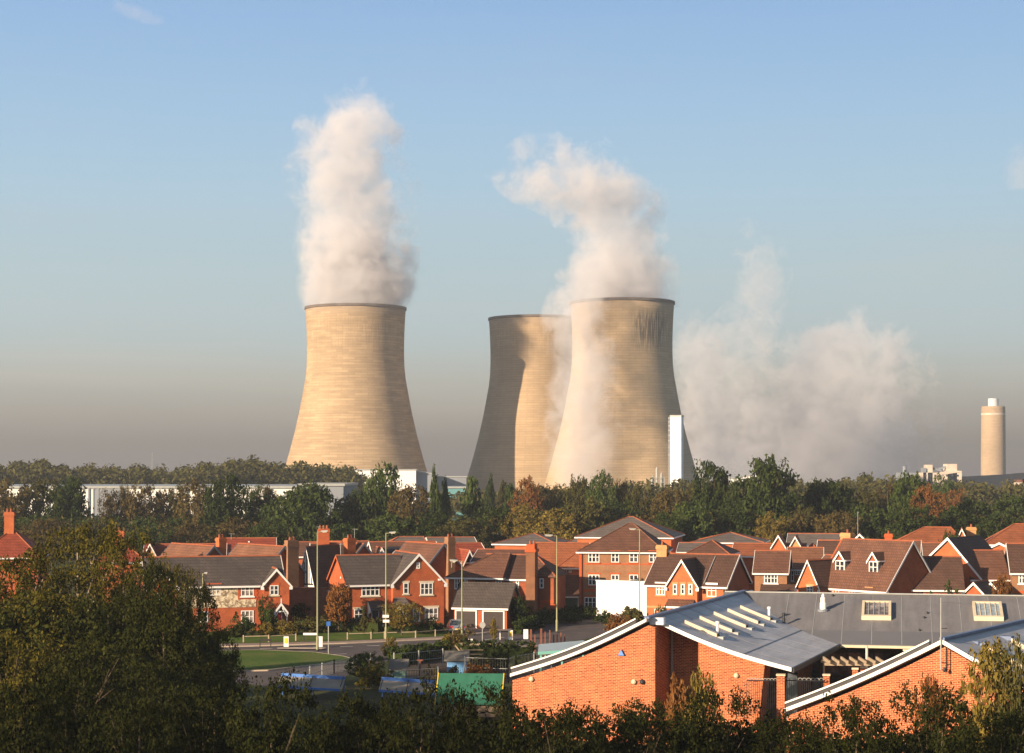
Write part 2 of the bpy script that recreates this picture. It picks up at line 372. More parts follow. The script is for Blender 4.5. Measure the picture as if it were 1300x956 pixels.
def tower(px, Y, label, mat, seed=0):
    root = empty('cooling_tower', (PX(px, Y), Y, 0), 0, label, 'cooling tower')
    b = MB(); n = 128
    outer = PROF; inner = [(z, r-.7) for z, r in PROF[::-1]]
    b.v = []; prof = outer+inner
    for z, r in prof:
        for i in range(n):
            t = 2*math.pi*i/n; b.v.append((r*math.cos(t), r*math.sin(t), z))
    m = len(prof)
    b.f = [(k*n+i, k*n+(i+1) % n, ((k+1) % m)*n+(i+1) % n, ((k+1) % m)*n+i) for k in range(m) for i in range(n)]; b.mi = [0]*len(b.f)
    b.build('shell', mat, root, smooth=True)
    r = MB(); r.v = []
    rp_ = [(29.05, 109.9), (29.45, 110.1), (29.45, 111.5), (28.1, 111.5), (28.1, 109.9)]
    for rr, z in rp_:
        for i in range(n): t = 2*math.pi*i/n; r.v.append((rr*math.cos(t), rr*math.sin(t), z))
    r.f = [(k*n+i, k*n+(i+1) % n, ((k+1) % 5)*n+(i+1) % n, ((k+1) % 5)*n+i) for k in range(5) for i in range(n)]; r.mi = [0]*len(r.f)
    r.build('rim', M['rim'], root)
    return root
M['rim'] = plain('stained rim', (.14, .115, .1), .9, .2, .2, .2)
tower(451.5, 1048, 'broad cooling tower with blocky banded concrete, standing alone on the left', concrete('concrete banded'))
tower(680, 1122, 'middle cooling tower mostly in shadow, half hidden behind its right neighbour', concrete('concrete grey', 2))
tower(790, 1014, 'right cooling tower with dark vertical streaks under its rim', concrete('concrete streaked', 1, (.50, .365, .22)))

# ---------------------------------------------------------------- steam
def plume(name, label, keys, Y, dens, nscale=.022, thr=.5, seed=0, flat=1.0, calm=.35, fade=.8, base=1, tint=(.965, .955, .975)):
    """keys: (row, centre column, half width) up the plume, in photo pixels; a rounded volume at its real distance"""
    s = Y/F; ks = sorted([(PZ(py, Y), PX(cx, Y), hw*s) for py, cx, hw in keys])
    z0, z1 = ks[0][0], ks[-1][0]; x0 = sum(k[1] for k in ks)/len(ks)
    m, nt, v = volmat(name+' vapour', tint, None, 0)
    co = objco(nt); sx = nd(nt, 'ShaderNodeSeparateXYZ'); nt.links.new(co, sx.inputs[0])
    tz = mr(nt, sx.outputs[2], 0, z1-z0, 0, 1)
    xr = max(abs(k[1]-x0) for k in ks)+1e-3; rr = max(k[2] for k in ks)
    def curve(vals):
        stops = [((k[0]-z0)/(z1-z0), val) for k, val in zip(ks, vals)]
        n = nd(nt, 'ShaderNodeFloatCurve'); cv = n.mapping.curves[0]
        for i, (p, q) in enumerate(stops):
            if i < 2: cv.points[i].location = (p, q)
            else: cv.points.new(p, q)
        # points.new keeps them sorted; the first two were moved to the start of the list
        n.mapping.update(); nt.links.new(tz, n.inputs['Value']); return n.outputs[0]
    cx = mth(nt, 'MULTIPLY', mth(nt, 'SUBTRACT', curve([.5+.5*(k[1]-x0)/xr for k in ks]), .5), 2*xr)
    rad = mth(nt, 'MULTIPLY', curve([k[2]/rr for k in ks]), rr)
    dx = mth(nt, 'SUBTRACT', sx.outputs[0], cx); dy = mth(nt, 'DIVIDE', sx.outputs[1], flat)
    d = mth(nt, 'DIVIDE', mth(nt, 'SQRT', mth(nt, 'ADD', mth(nt, 'MULTIPLY', dx, dx), mth(nt, 'MULTIPLY', dy, dy))), rad)
    off = nd(nt, 'ShaderNodeVectorMath', operation='ADD'); nt.links.new(co, off.inputs[0]); off.inputs[1].default_value = (seed*37.1, seed*13.7, seed*7.3)
    n1 = noise(nt, off.outputs[0], nscale, 4, .62, .35)
    # shape: eroded outwards by the noise
    n2 = noise(nt, off.outputs[0], nscale*3.2, 5, .68, .6)
    amp = mr(nt, sx.outputs[2], 0, (z1-z0)*.5, calm, 1)
    nz = mth(nt, 'ADD', mth(nt, 'MULTIPLY', mth(nt, 'SUBTRACT', n1, thr), 2.3), mth(nt, 'MULTIPLY', mth(nt, 'SUBTRACT', n2, .5), 3.2))
    e = mth(nt, 'ADD', mth(nt, 'MULTIPLY', nz, amp), mth(nt, 'SUBTRACT', 1.0, d))
    ends = mth(nt, 'MULTIPLY', mr(nt, sx.outputs[2], (z1-z0)*fade, z1-z0, 0, -.9), 1)
    e = mth(nt, 'ADD', e, ends)
    sm = nd(nt, 'ShaderNodeMapRange', interpolation_type='SMOOTHSTEP'); nt.links.new(e, sm.inputs[0])
    sm.inputs[1].default_value = 0; sm.inputs[2].default_value = .62; sm.inputs[3].default_value = 0; sm.inputs[4].default_value = dens
    nt.links.new(mth(nt, 'MULTIPLY', sm.outputs[0], mr(nt, sx.outputs[2], 5, (z1-z0)*.4, base, 1)), v.inputs['Density'])
    # hull: a lumpy tube around the same path
    b = MB(); n, L = 28, 40; rnd = random.Random(seed)
    for j in range(L+1):
        z = z0+(z1-z0)*j/L
        k = max(i for i in range(len(ks)-1) if ks[i][0] <= z+1e-6); a, c = ks[k], ks[k+1]; t = (z-a[0])/(c[0]-a[0]); t = min(1, max(0, t))
        X = a[1]+(c[1]-a[1])*t-x0; r = a[2]+(c[2]-a[2])*t
        capf = 1.0 if j < L-3 else math.sqrt(max(.02, 1-((j-L+3)/3.2)**2))
        for i in range(n):
            th = 2*math.pi*i/n
            from mathutils import noise as mn
            q = 1+.16*mn.noise(Vector((math.cos(th)*1.6+seed, math.sin(th)*1.6, z/max(20, r*.9))))
            b.v.append((X+r*q*capf*math.cos(th)*1.08, r*q*capf*math.sin(th)*flat*1.08, z-z0))
    b.f = [(j*n+i, j*n+(i+1) % n, (j+1)*n+(i+1) % n, (j+1)*n+i) for j in range(L) for i in range(n)]+[tuple(range(n))[::-1], tuple(range(L*n, L*n+n))]
    b.mi = [0]*len(b.f)
    o = b.build(name, m, loc=(x0, Y, z0)); return tag(o, label, 'steam', kind='stuff')
if STEAM:
    plume('steam_plume', 'tall column of white steam rising straight from the left cooling tower',
      [(398, 451, 64), (380, 451, 74), (340, 452, 76), (300, 451, 78), (250, 449, 80), (200, 440, 74), (165, 444, 68), (135, 454, 60), (100, 458, 46)], 1048, .042, .024, .50, 1, calm=.12, base=5)
    plume('steam_plume', 'thick steam leaning left above the right cooling tower',
      [(392, 797, 64), (340, 790, 70), (300, 784, 66), (270, 768, 80), (240, 738, 104), (212, 714, 98), (168, 700, 72)], 1014, .042, .026, .50, 2, calm=.2, fade=.66, base=2.5)
    plume('steam_plume', 'thin veil of steam drifting up between the middle and right cooling towers',
      [(618, 736, 52), (560, 740, 52), (500, 742, 50), (450, 740, 44), (400, 728, 40), (360, 735, 40), (320, 745, 26)], 972, .046, .03, .50, 3)
    plume('steam_plume', 'wide low bank of steam rising behind the trees right of the towers',
      [(618, 1020, 165), (560, 1030, 160), (500, 1060, 130), (460, 1070, 112), (430, 1078, 90), (405, 1090, 60), (375, 1105, 36)], 1420, .032, .019, .50, 14, .32)
    plume('steam_plume', 'pinkish wisp of steam curling up above the low bank on its left side',
      [(618, 918, 60), (560, 925, 62), (470, 930, 70), (430, 940, 60), (380, 962, 40), (340, 968, 40), (305, 958, 50), (275, 945, 36)], 1380, .022, .024, .50, 5, .5)
    plume('steam_plume', 'faint ragged steam just right of the right cooling tower',
      [(618, 905, 70), (540, 895, 50), (480, 890, 42), (430, 885, 40), (390, 878, 30)], 1300, .02, .03, .50, 6)
    plume('steam_plume', 'small scrap of steam in the sky at the right edge',
      [(240, 1304, 26), (218, 1300, 36), (195, 1292, 38), (170, 1272, 26)], 1200, .012, .035, .50, 9, fade=.3)
    plume('steam_plume', 'very faint drifting scrap of steam near the top left',
      [(30, 196, 14), (20, 180, 26), (9, 158, 26), (-6, 148, 16)], 880, .012, .04, .50, 11, fade=.5)

# ---------------------------------------------------------------- far industrial things
def chimney_stack():
    Y = 1750; x = PX(1261, Y); s = Y/F
    r = empty('chimney_stack', (x, Y, 0), 0, 'tall round concrete chimney with a short steel flue on top, far right', 'chimney')
    MB().lathe([(15.5*s, 0), (15.2*s, PZ(560, Y)), (14.8*s, PZ(518, Y)), (14.2*s, PZ(516, Y))], 48).build('shaft', concrete('stack concrete', 2, (.42, .31, .20)), r, smooth=False)
    MB().lathe([(14.95*s, PZ(527, Y)), (15.1*s, PZ(527, Y)+.3), (15.1*s, PZ(525, Y)), (14.9*s, PZ(525, Y)+.2)], 48).build('band', M['ind'], r)
    MB().lathe([(6.5*s, PZ(517, Y)), (6.5*s, PZ(506, Y))], 24).build('flue', plain('flue steel', (.6, .6, .6), .35, .5, .1), r)
chimney_stack()
def slab_tower():
    Y = 960; r = empty('boiler_house_tower', (PX(857.5, Y), Y, 0), -20, 'narrow tall white slab tower in front of the right cooling tower', 'tower')
    MB().box(-2.9, 0, 0, 3.1, 5, PZ(529, Y)).build('wall', M['render'], r)
    MB().box(-3.1, -.2, PZ(529, Y), 3.3, 5.2, PZ(527, Y)).build('cap', M['steel'], r)
    b = MB()
    for py in (531, 536, 541, 547, 553, 560, 568, 578): b.box(-4.2, .6, PZ(py, Y), -2.92, 3.4, PZ(py, Y)+.35)
    b.cyl((-4, .8, 0), (-4, .8, PZ(529, Y)), .14); b.cyl((-4, 3.2, 0), (-4, 3.2, PZ(529, Y)), .14)
    b.build('stair_tower', M['steel'], r)
slab_tower()
def plant_frame():
    Y = 930; r = empty('process_tower', (PX(834, Y), Y, 0), 10, 'small silver pipework tower standing left of the white slab', 'process tower'); b = MB()
    hgt = [PZ(593, Y), PZ(604, Y), PZ(600, Y)]
    for (x, zt, ra) in ((0, hgt[0], .7), (-2.2, hgt[1], .9), (2.4, hgt[2], .6)): b.lathe([(ra, 0), (ra, zt-1), (ra*.4, zt)], 12, (x, 0))
    b.build('vessel', M['steel'], r); b = MB()
    for x in (-3.6, 3.6):
        for y in (-1.6, 1.6): b.box(x-.15, y-.15, 0, x+.15, y+.15, PZ(607, Y))
    for k in range(6):
        z = 2.4+k*2.2; b.box(-3.8, -1.8, z, 3.8, -1.6, z+.25); b.box(-3.8, 1.6, z, 3.8, 1.8, z+.25)
    for k in range(4): b.beam((-3.6, -1.7, 2.4+k*2.2), (3.6, -1.7, 4.6+k*2.2), .15, .15)
    b.build('frame', M['steel'], r)
plant_frame()
def shed(name, label, cat, px0, px1, pyt, Y, dep, mat, a=0, pyt1=None, roof=None, roofmat=None, extras=None):
    r = empty(name, (PX(px0, Y), Y, 0), a, label, cat); W_ = (px1-px0)*Y/F/math.cos(R(a)); z0 = PZ(pyt, Y); z1 = PZ(pyt1, Y) if pyt1 else z0
    MB().prism([(0, 0, 0), (W_, 0, 0), (W_, 0, z1), (0, 0, z0)], (0, dep, 0)).build('wall', mat, r)
    MB().prism([(-.4, -.4, z0+.003), (W_+.4, -.4, z1+.003), (W_+.4, -.4, z1+.6), (-.4, -.4, z0+.6)], (0, dep+.8, 0)).build('roof', roofmat or M['steel'], r)
    return r, W_, z0
def warehouse():
    Y = 470; r, W_, z0 = shed('warehouse', 'long low white warehouse behind the bare trees on the left', 'warehouse', -60, 378, 620, Y, 60, M['sheet_white'])
    b = MB()
    for px in (112, 118, 124): x = (px+60)*Y/F; b.box(x, -.35, 0, x+.4, -.01, z0)
    b.build('downpipe', M['ind_grey'], r)
    x = 170*Y/F; MB().box(x+1.8, -.25, 0, x+9, -.02, z0-.2).build('recess_panel', M['ind_grey'], r)
    b = MB()
    for i in range(14): x = 6+i*6.4; b.box(x, -.18, 0, x+.12, -.012, z0-.05)
    b.build('cladding_rib', M['ind_grey'], r)
    r2, *_ = shed('warehouse', 'shaded grey warehouse extension at the right end of the long white one', 'warehouse', 380, 436, 617, 468, 40, M['ind_grey'])
warehouse()
shed('plant_building', 'low white block at the foot of the left cooling tower', 'industrial building', 447, 528, 597, 940, 18, M['render'])
shed('plant_building', 'dark grey shed just right of the left cooling tower foot', 'industrial building', 529, 553, 599, 945, 25, M['ind_grey'], 0, 603)
shed('plant_building', 'dull grey shed between the left and middle cooling towers', 'industrial building', 553, 592, 606, 960, 25, M['ind_grey'])
shed('teal_building', 'teal clad building glimpsed between the two poplars', 'industrial building', 569, 590, 620, 600, 18, M['teal_clad'])
shed('plant_building', 'white building with a sloping roof left of the tallest round tree', 'industrial building', 930, 962, 608, 900, 14, M['render'], 0, 602)
shed('flat_shed', 'long low pale shed among trees below the hillside', 'shed', 1222, 1300, 630, 620, 20, M['ind_grey'], 0, 630, None, M['render'])
def works():
    Y = 1350; s = Y/F; r = empty('cement_works', (PX(1166, Y), Y, 0), 0, 'cluster of beige industrial blocks left of the tall chimney', 'industrial building')
    q = lambda a, b_, t, d=14: MB().box((a-1166)*s, 0, 0, (b_-1166)*s, d, PZ(t, Y))
    q(1169, 1194, 600).build('block', M['ind'], r); q(1195.5, 1221, 599).build('block', M['ind'], r)
    q(1178, 1184, 590).build('silo_head', M['ind'], r); q(1203, 1215, 589).build('silo_head', M['ind'], r)
    q(1172, 1176, 594, 8).build('silo_head', M['ind_grey'], r)
    b = MB(); b.beam(((1184-1166)*s, 3, PZ(594, Y)), ((1196-1166)*s, 3, PZ(598, Y)), 2, 1.6); b.beam(((1190-1166)*s, 5, PZ(596, Y)), ((1206-1166)*s, 5, PZ(592, Y)), 2, 1.4)
    b.build('conveyor', M['ind_grey'], r)
    for px in (1174, 1180, 1186, 1201, 1208, 1215):
        for py in (605, 611): MB().box((px-1166)*s, -.2, PZ(py, Y), (px+2-1166)*s, -.05, PZ(py, Y)+1.4).build('window', M['glass'], r)
    MB().prism([((1190-1166)*s, -.3, PZ(604, Y)), ((1221-1166)*s, -.3, PZ(599, Y)), ((1221-1166)*s, -.3, PZ(598, Y)), ((1205-1166)*s, -.3, PZ(596.5, Y)), ((1190-1166)*s, -.3, PZ(603, Y))], (0, 14.5, 0)).build('sloping_roof', M['ind'], r)
    Y = 1300; r = empty('works_block', (PX(1142, Y), Y, 0), 0, 'small dark block with a stub chimney, left of the beige works', 'industrial building'); s = Y/F
    MB().box(0, 0, 0, 22*s, 12, PZ(600, Y)).build('block', M['ind_grey'], r); MB().cyl((8*s, 4, 0), (8*s, 4, PZ(592, Y)), 1.4).build('chimney', M['ind_grey'], r)
works()
def hill():
    b = MB(); Y = 1480; pts = [(1190, 620), (1222, 605), (1240, 604), (1260, 603), (1280, 602), (1300, 600), (1360, 598), (1500, 600), (1600, 615)]
    vs, n = [], len(pts)
    for (off, k) in ((-90, 0), (-45, .45), (0, 1), (60, .9), (160, 0)):
        for px, py in pts: vs.append((PX(px, Y), Y+off, max(-.3, PZ(py, Y)*k)))
    b.add(vs, [(j*n+i, j*n+i+1, (j+1)*n+i+1, (j+1)*n+i) for j in range(4) for i in range(n-1)]).build('hills', M['coal'], kind='structure')
    r = empty('farm_building', (PX(1290, 1400), 1400, 0), 0, 'tiny pink roofed building on the hillside at the right edge', 'building')
    MB().box(0, 0, 0, 12, 8, PZ(612, 1400)).build('wall', M['ind'], r)
    MB().prism([(-.5, -.5, PZ(612, 1400)+.01), (-.5, 8.5, PZ(612, 1400)+.01), (-.5, 4, PZ(609, 1400))], (13, 0, 0)).build('roof', M['tile_orange'], r)
hill()
def mast():
    Y = 1500; b = MB(); x = PX(193.5, Y)
    b.cyl((0, 0, 0), (0, 0, PZ(574, Y)), .55, .3, 6)
    for z in (14, 20, 26): b.box(-1.1, -.2, z, 1.1, .2, z+.3)
    tag(b.build('radio_mast', M['ind_grey'], loc=(x, Y, 0)), 'thin distant radio mast above the trees on the left', 'mast')
mast()
# ---------------------------------------------------------------- house kit
SWAP = Matrix(((0,1,0,0),(1,0,0,0),(0,0,1,0),(0,0,0,1)))
class House:
    """local frame: x to the right along the front, y away from the front, ground at 0"""
    def __init__(s, label, px, Y, a, wall, name='brick_house', cat='house', group=None):
        s.a = R(a); s.X0 = PX(px, Y); s.Y0 = Y; s.wall = wall
        s.r = empty(name, (s.X0, Y, 0), a, label, cat, group)
    def u(s, px, y=0):
        k = (px-650)/F; c, n = math.cos(s.a), math.sin(s.a)
        return (k*(s.Y0+c*y)-(s.X0-n*y))/(c-k*n)
    def yy(s, px, x):                      # depth along a side wall at x where column px falls
        k = (px-650)/F; c, n = math.cos(s.a), math.sin(s.a)
        return (s.X0+c*x-k*(s.Y0+n*x))/(n+k*c)
    def v(s, py, x, y=0): return PZ(py, s.Y0+math.sin(s.a)*x+math.cos(s.a)*y)
    def body(s, x0, x1, y0, y1, ze, zr, axis='x', wall=None, z0=0, name='wall'):
        X = Matrix() if axis == 'x' else SWAP
        u0, u1, v0, v1 = (x0, x1, y0, y1) if axis == 'x' else (y0, y1, x0, x1)
        t = .1
        if zr <= ze: pts = [(u0, v0, z0), (u0, v1, z0), (u0, v1, ze), (u0, v0, ze)]
        else: pts = [(u0, v0, z0), (u0, v1, z0), (u0, v1, ze-t), (u0, (v0+v1)/2, zr-t), (u0, v0, ze-t)]
        return MB(X).prism(pts, (u1-u0, 0, 0)).build(name, wall or s.wall, s.r)
    def gable(s, x0, x1, y0, y1, ze, zr, mat, axis='x', oh=.3, og=.22, ends=(1, 1), fasc=(1, 1), barge='white', t=.14, ridge='clay', stub=False):
        X = Matrix() if axis == 'x' else SWAP
        u0, u1, v0, v1 = (x0, x1, y0, y1) if axis == 'x' else (y0, y1, x0, x1)
        vm = (v0+v1)/2; k = (zr-ze)/((v1-v0)/2)
        a0, a1 = u0-og*ends[0], u1+og*ends[1]
        P = [(a0, v0-oh, ze-k*oh), (a0, vm, zr), (a0, v1+oh, ze-k*oh), (a0, v1+oh, ze-k*oh-t), (a0, vm, zr-t), (a0, v0-oh, ze-k*oh-t)]
        rf = MB(X).prism([P[0], P[1], P[4], P[5]], (a1-a0, 0, 0)).prism([P[1], P[2], P[3], P[4]], (a1-a0, 0, 0)).build('roof', mat, s.r)
        if ridge:
            b = MB(X); b.prism([(a0-.01, vm-.13, zr-.06), (a0-.01, vm, zr+.09), (a0-.01, vm+.13, zr-.06)], (a1-a0+.02, 0, 0)); b.build('ridge_tiles', M[ridge], rf)
        for e, on in enumerate(ends):
            if not on: continue
            b = MB(X); x = (a0-.06) if e == 0 else a1+.01
            hb = .26
            for q in (v0-oh-.02, v1+oh+.02):
                zq = ze-k*(oh+.02)
                b.prism([(x, q, zq+.05), (x, vm, zr+.05), (x, vm, zr+.05-hb*1.2), (x, q, zq+.05-hb)], (.05, 0, 0))
                b.box(x-.005, min(q, q+.35*(1 if q < vm else -1)), zq-hb-.02, x+.055, max(q, q+.35*(1 if q < vm else -1)), zq+.03) if stub else None
            b.build('bargeboard', M[barge], s.r)
        for q, on, sg in ((v0-oh, fasc[0], -1), (v1+oh, fasc[1], 1)):
            if on: MB(X).box(a0+.01, min(q, q+sg*.11)-.001, ze-k*oh-t-.08, a1-.01, max(q, q+sg*.11), ze-k*oh+.0-.03).build('gutter', M['white'], s.r)
        return rf
    def hip(s, x0, x1, y0, y1, ze, zr, mat, hl=1.0, hr=1.0, oh=.3, t=.16, ridge='clay', gutter=True):
        k = (zr-ze)/((y1-y0)/2); zo = ze-k*oh; ym = (y0+y1)/2; hw = (y1-y0)/2
        r0, r1 = x0+hw*hl, x1-hw*hr
        if r1 < r0: r0 = r1 = (r0+r1)/2
        E = [(x0-oh, y0-oh), (x1+oh, y0-oh), (x1+oh, y1+oh), (x0-oh, y1+oh)]
        vsx = [(x, y, zo) for x, y in E]+[(x, y, zo-t) for x, y in E]+[(r0, ym, zr), (r1, ym, zr)]
        b = MB().add(vsx, [(0, 1, 9, 8), (1, 2, 9), (2, 3, 8, 9), (3, 0, 8), (4, 5, 1, 0), (5, 6, 2, 1), (6, 7, 3, 2), (7, 4, 0, 3), (4, 7, 6, 5)])
        rf = b.build('roof', mat, s.r); b = MB()
        for p, q in ((0, 8), (1, 9), (2, 9), (3, 8), (8, 9)):
            if (Vector(vsx[p])-Vector(vsx[q])).length > .1: b.cyl(Vector(vsx[p])+Vector((0, 0, .02)), Vector(vsx[q])+Vector((0, 0, .02)), .08, .08, 6)
        if ridge: b.build('ridge_tiles', M[ridge], rf)
        if gutter:
            b = MB(); w_ = .1
            b.box(x0-oh-w_, y0-oh-w_, zo-t-.03, x1+oh+w_, y0-oh-.002, zo-.02); b.box(x0-oh-w_, y0-oh, zo-t-.03, x0-oh-.002, y1+oh, zo-.02); b.box(x1+oh+.002, y0-oh, zo-t-.03, x1+oh+w_, y1+oh, zo-.02)
            b.build('gutter', M['white'], s.r)
        return rf
    def frame(s, face, off):
        """matrix taking (along, up, out) of a wall face to local coordinates"""
        if face == 'f': return Matrix(((1,0,0,0),(0,0,-1,off),(0,1,0,0),(0,0,0,1)))
        if face == 'r': return Matrix(((0,0,1,off),(1,0,0,0),(0,1,0,0),(0,0,0,1)))
        if face == 'l': return Matrix(((0,0,-1,off),(1,0,0,0),(0,1,0,0),(0,0,0,1)))
    def win(s, u0, u1, z0, z1, n=2, rows=2, face='f', off=0, head=None, sill=None, dark='glass', name='window', fw=.09):
        X = s.frame(face, off); b = MB(X); w_ = u1-u0
        b.box(u0, z0, -.02, u0+fw, z1, .06); b.box(u1-fw, z0, -.02, u1, z1, .06); b.box(u0+fw, z0, -.02, u1-fw, z0+fw, .06); b.box(u0+fw, z1-fw, -.02, u1-fw, z1, .06)
        for i in range(1, n): x = u0+w_*i/n; b.box(x-.055, z0+fw, -.02, x+.055, z1-fw, .055)
        if rows > 1: zz = z0+(z1-z0)*.52; b.box(u0+fw, zz-.035, -.02, u1-fw, zz+.035, .045)
        f = b.build(name, M['white'], s.r)
        MB(X).box(u0+fw*.5, z0+fw*.5, -.015, u1-fw*.5, z1-fw*.5, .02).build('pane', M[dark], f)
        if sill: MB(X).box(u0-.12, z0-.14, -.02, u1+.12, z0-.002, .12).build('sill', M[sill], f)
        if head: MB(X).box(u0-.14, z1+.003, -.02, u1+.14, z1+.22, .035).build('lintel', M[head], f)
        return f
    def pwin(s, px0, px1, py0, py1, n=2, rows=2, y=0, **k):
        u0, u1 = s.u(px0, y), s.u(px1, y); um = (u0+u1)/2
        return s.win(u0, u1, s.v(py1, um, y), s.v(py0, um, y), n, rows, 'f', y, **k)
    def chimney(s, x, y, z0, z1, w_=.9, d=.6, mat=None, pots=2, cap='clay', side=None):
        b = MB(); b.box(x-w_/2, y-d/2, z0, x+w_/2, y+d/2, z1-.45); b.box(x-w_/2-.07, y-d/2-.07, z1-.45, x+w_/2+.07, y+d/2+.07, z1-.12); b.box(x-w_/2, y-d/2, z1-.12, x+w_/2, y+d/2, z1)
        c = b.build('chimney', mat or s.wall, s.r)
        for i in range(pots):
            xx = x+(i-(pots-1)/2)*.42
            MB().lathe([(.13, z1), (.15, z1+.06), (.11, z1+.32), (.13, z1+.38), (.13, z1+.42)], 10, (xx, y)).build('chimney_pot', M['clay'], c)
        MB().box(x-w_/2-.04, y-d/2-.04, z0-.02, x+w_/2+.04, y+d/2+.04, z0+.22).build('flashing', M['lead'], c) if side is None else None
        return c
    def quoins(s, us, y, z0, z1, mat='quoin', w_=.3):
        b = MB()
        for u in us:
            z = z0; i = 0
            while z < z1-.2: ww = w_ if i % 2 else w_*.6; b.box(u-ww, y-.035, z, u+ww, y-.003, z+.22); z += .225; i += 1
        b.build('quoins', M[mat], s.r)
    def band(s, u0, u1, y, z0, z1, mat='quoin', o=.03, name='brick_band'):
        return MB().box(u0, y-o, z0, u1, y-.003, z1).build(name, M[mat], s.r)
    def door(s, px0, px1, py0, y=0, mat='dark', z0=0.1, frame='white'):
        u0, u1 = s.u(px0, y), s.u(px1, y); z1 = s.v(py0, (u0+u1)/2, y)
        b = MB(); b.box(u0-.1, y-.06, z0, u0, y-.003, z1+.1); b.box(u1, y-.06, z0, u1+.1, y-.003, z1+.1); b.box(u0, y-.06, z1, u1, y-.003, z1+.1)
        f = b.build('door_frame', M[frame], s.r)
        d = MB().box(u0, y-.045, z0, u1, y-.004, z1)
        for i in range(2):
            for j in range(2): x = u0+.1+(u1-u0-.2)*i/2; z = z0+.2+(z1-z0-.4)*j/2; d.box(x+.04, y-.06, z+.05, x+(u1-u0-.2)/2-.04, y-.046, z+(z1-z0-.4)/2-.05)
        d = d.build('door', M[mat], s.r)
        MB().box(u1-.14, y-.10, (z0+z1)/2-.06, u1-.08, y-.061, (z0+z1)/2+.06).build('handle', M['steel'], d)
    def garage_door(s, u0, u1, z1, y, mat, z0=0.05):
        b = MB(); n = 5; h = (z1-z0)/n
        for i in range(n): b.box(u0, y-.05, z0+i*h+.015, u1, y-.004, z0+(i+1)*h-.015)
        b.box(u0+.01, y-.03, z0, u1-.01, y-.003, z1)
        b.build('garage_door', M[mat], s.r)
        b = MB(); b.box(u0-.14, y-.09, z0, u0-.002, y-.003, z1+.15); b.box(u1+.002, y-.09, z0, u1+.14, y-.003, z1+.15); b.box(u0-.002, y-.09, z1+.004, u1+.002, y-.003, z1+.15)
        b.build('garage_frame', M['white'], s.r)
    def aerial(s, x, y, z0, z1, arm=.8, a=0):
        b = MB(); b.cyl((x, y, z0), (x, y, z1), .03, .03, 5); b.box(x-arm*.4, y-.015, z1-.1, x+arm*.6, y+.015, z1-.06)
        for i in range(5): q = x-arm*.35+i*arm*.22; b.box(q-.012, y-.3, z1-.1, q+.012, y+.3, z1-.07)
        b.build('aerial', M['steel'], s.r)

# ---------------------------------------------------------------- flint cottage pair, left
h = House('long flint and brick cottages under a dark grey roof with a red front door', 186, 193.5, 15, M['brick_red'], 'flint_cottages'); Wd = h.u(367)-0
uL1 = h.u(224); uR0 = h.u(332)
ze = h.v(741, h.u(300)); zr = h.v(706, h.u(300), 4.2); pj = -.9
h.body(0, Wd-.6, 0, 8.4, ze, zr); h.gable(0, Wd-.6, 0, 8.4, ze, zr, M['tile_grey'])
for (x0, x1, ap) in ((0, uL1, 725), (uR0, Wd, 722)):
    z_ap = h.v(ap, (x0+x1)/2, pj); h.body(x0+.1, x1-.1, pj, 3.6, ze, z_ap, 'y'); h.gable(x0+.1, x1-.1, pj, 3.6, ze, z_ap, M['tile_grey'], 'y', ends=(1, 0), fasc=(0, 0), stub=True)
zb = h.v(771, h.u(300)); b = MB(); b.box(uL1+.2, -.04, zb, h.u(302), -.003, ze-.25); b.box(h.u(302), -.04, zb, h.u(325), -.003, h.v(761, h.u(310))); b.build('flint_panel', M['flint'], h.r)
b = MB()
h.pwin(264, 280, 743, 756, 3, head='quoin'); h.pwin(306, 322, 742.5, 757, 3, dark='curtain', sill='white'); h.pwin(306, 322, 775, 791, 3, dark='curtain', sill='white'); h.pwin(250, 264, 776, 790, 2)
h.quoins([h.u(303), h.u(324.5)], 0, h.v(762, h.u(310)), ze-.3)
h.pwin(342.5, 353.5, 743, 755.5, 2, y=pj, sill='cream', head='quoin'); h.win(h.u(196, pj), h.u(208, pj), 3.2, 4.3, 2, off=pj, sill='cream')
h.door(349.5, 357, 776.5, y=pj, mat='red_door')
# porch: white timber gable on posts with a little finial
u0, u1 = h.u(347, pj), h.u(364, pj); um = (u0+u1)/2; zp = h.v(775, um, pj); za = h.v(765, um, pj)
h.gable(u0+.1, u1-.1, pj-.9, pj, zp, za, M['tile_grey'], 'y', oh=.12, og=.05, ends=(1, 0), fasc=(0, 0), ridge=None)
b = MB(); [b.box(x-.05, pj-.92, 0, x+.05, pj-.82, zp) for x in (u0+.1, u1-.1)]; b.box(u0+.1, pj-.9, zp-.12, u1-.1, pj-.82, zp); b.box(um-.04, pj-.98, za, um+.04, pj-.9, za+.5)
b.beam((u0+.2, pj-.86, zp-.5), (um, pj-.86, za-.2), .06, .1); b.beam((u1-.2, pj-.86, zp-.5), (um, pj-.86, za-.2), .06, .1); b.build('porch_frame', M['white'], h.r)
MB().lathe([(.17, 0), (.2, .1), (.12, .25)], 12).build('alarm_box', M['white'], h.r, loc=(h.u(335.5, pj), pj-.14, h.v(741.5, h.u(335), pj)-.1))

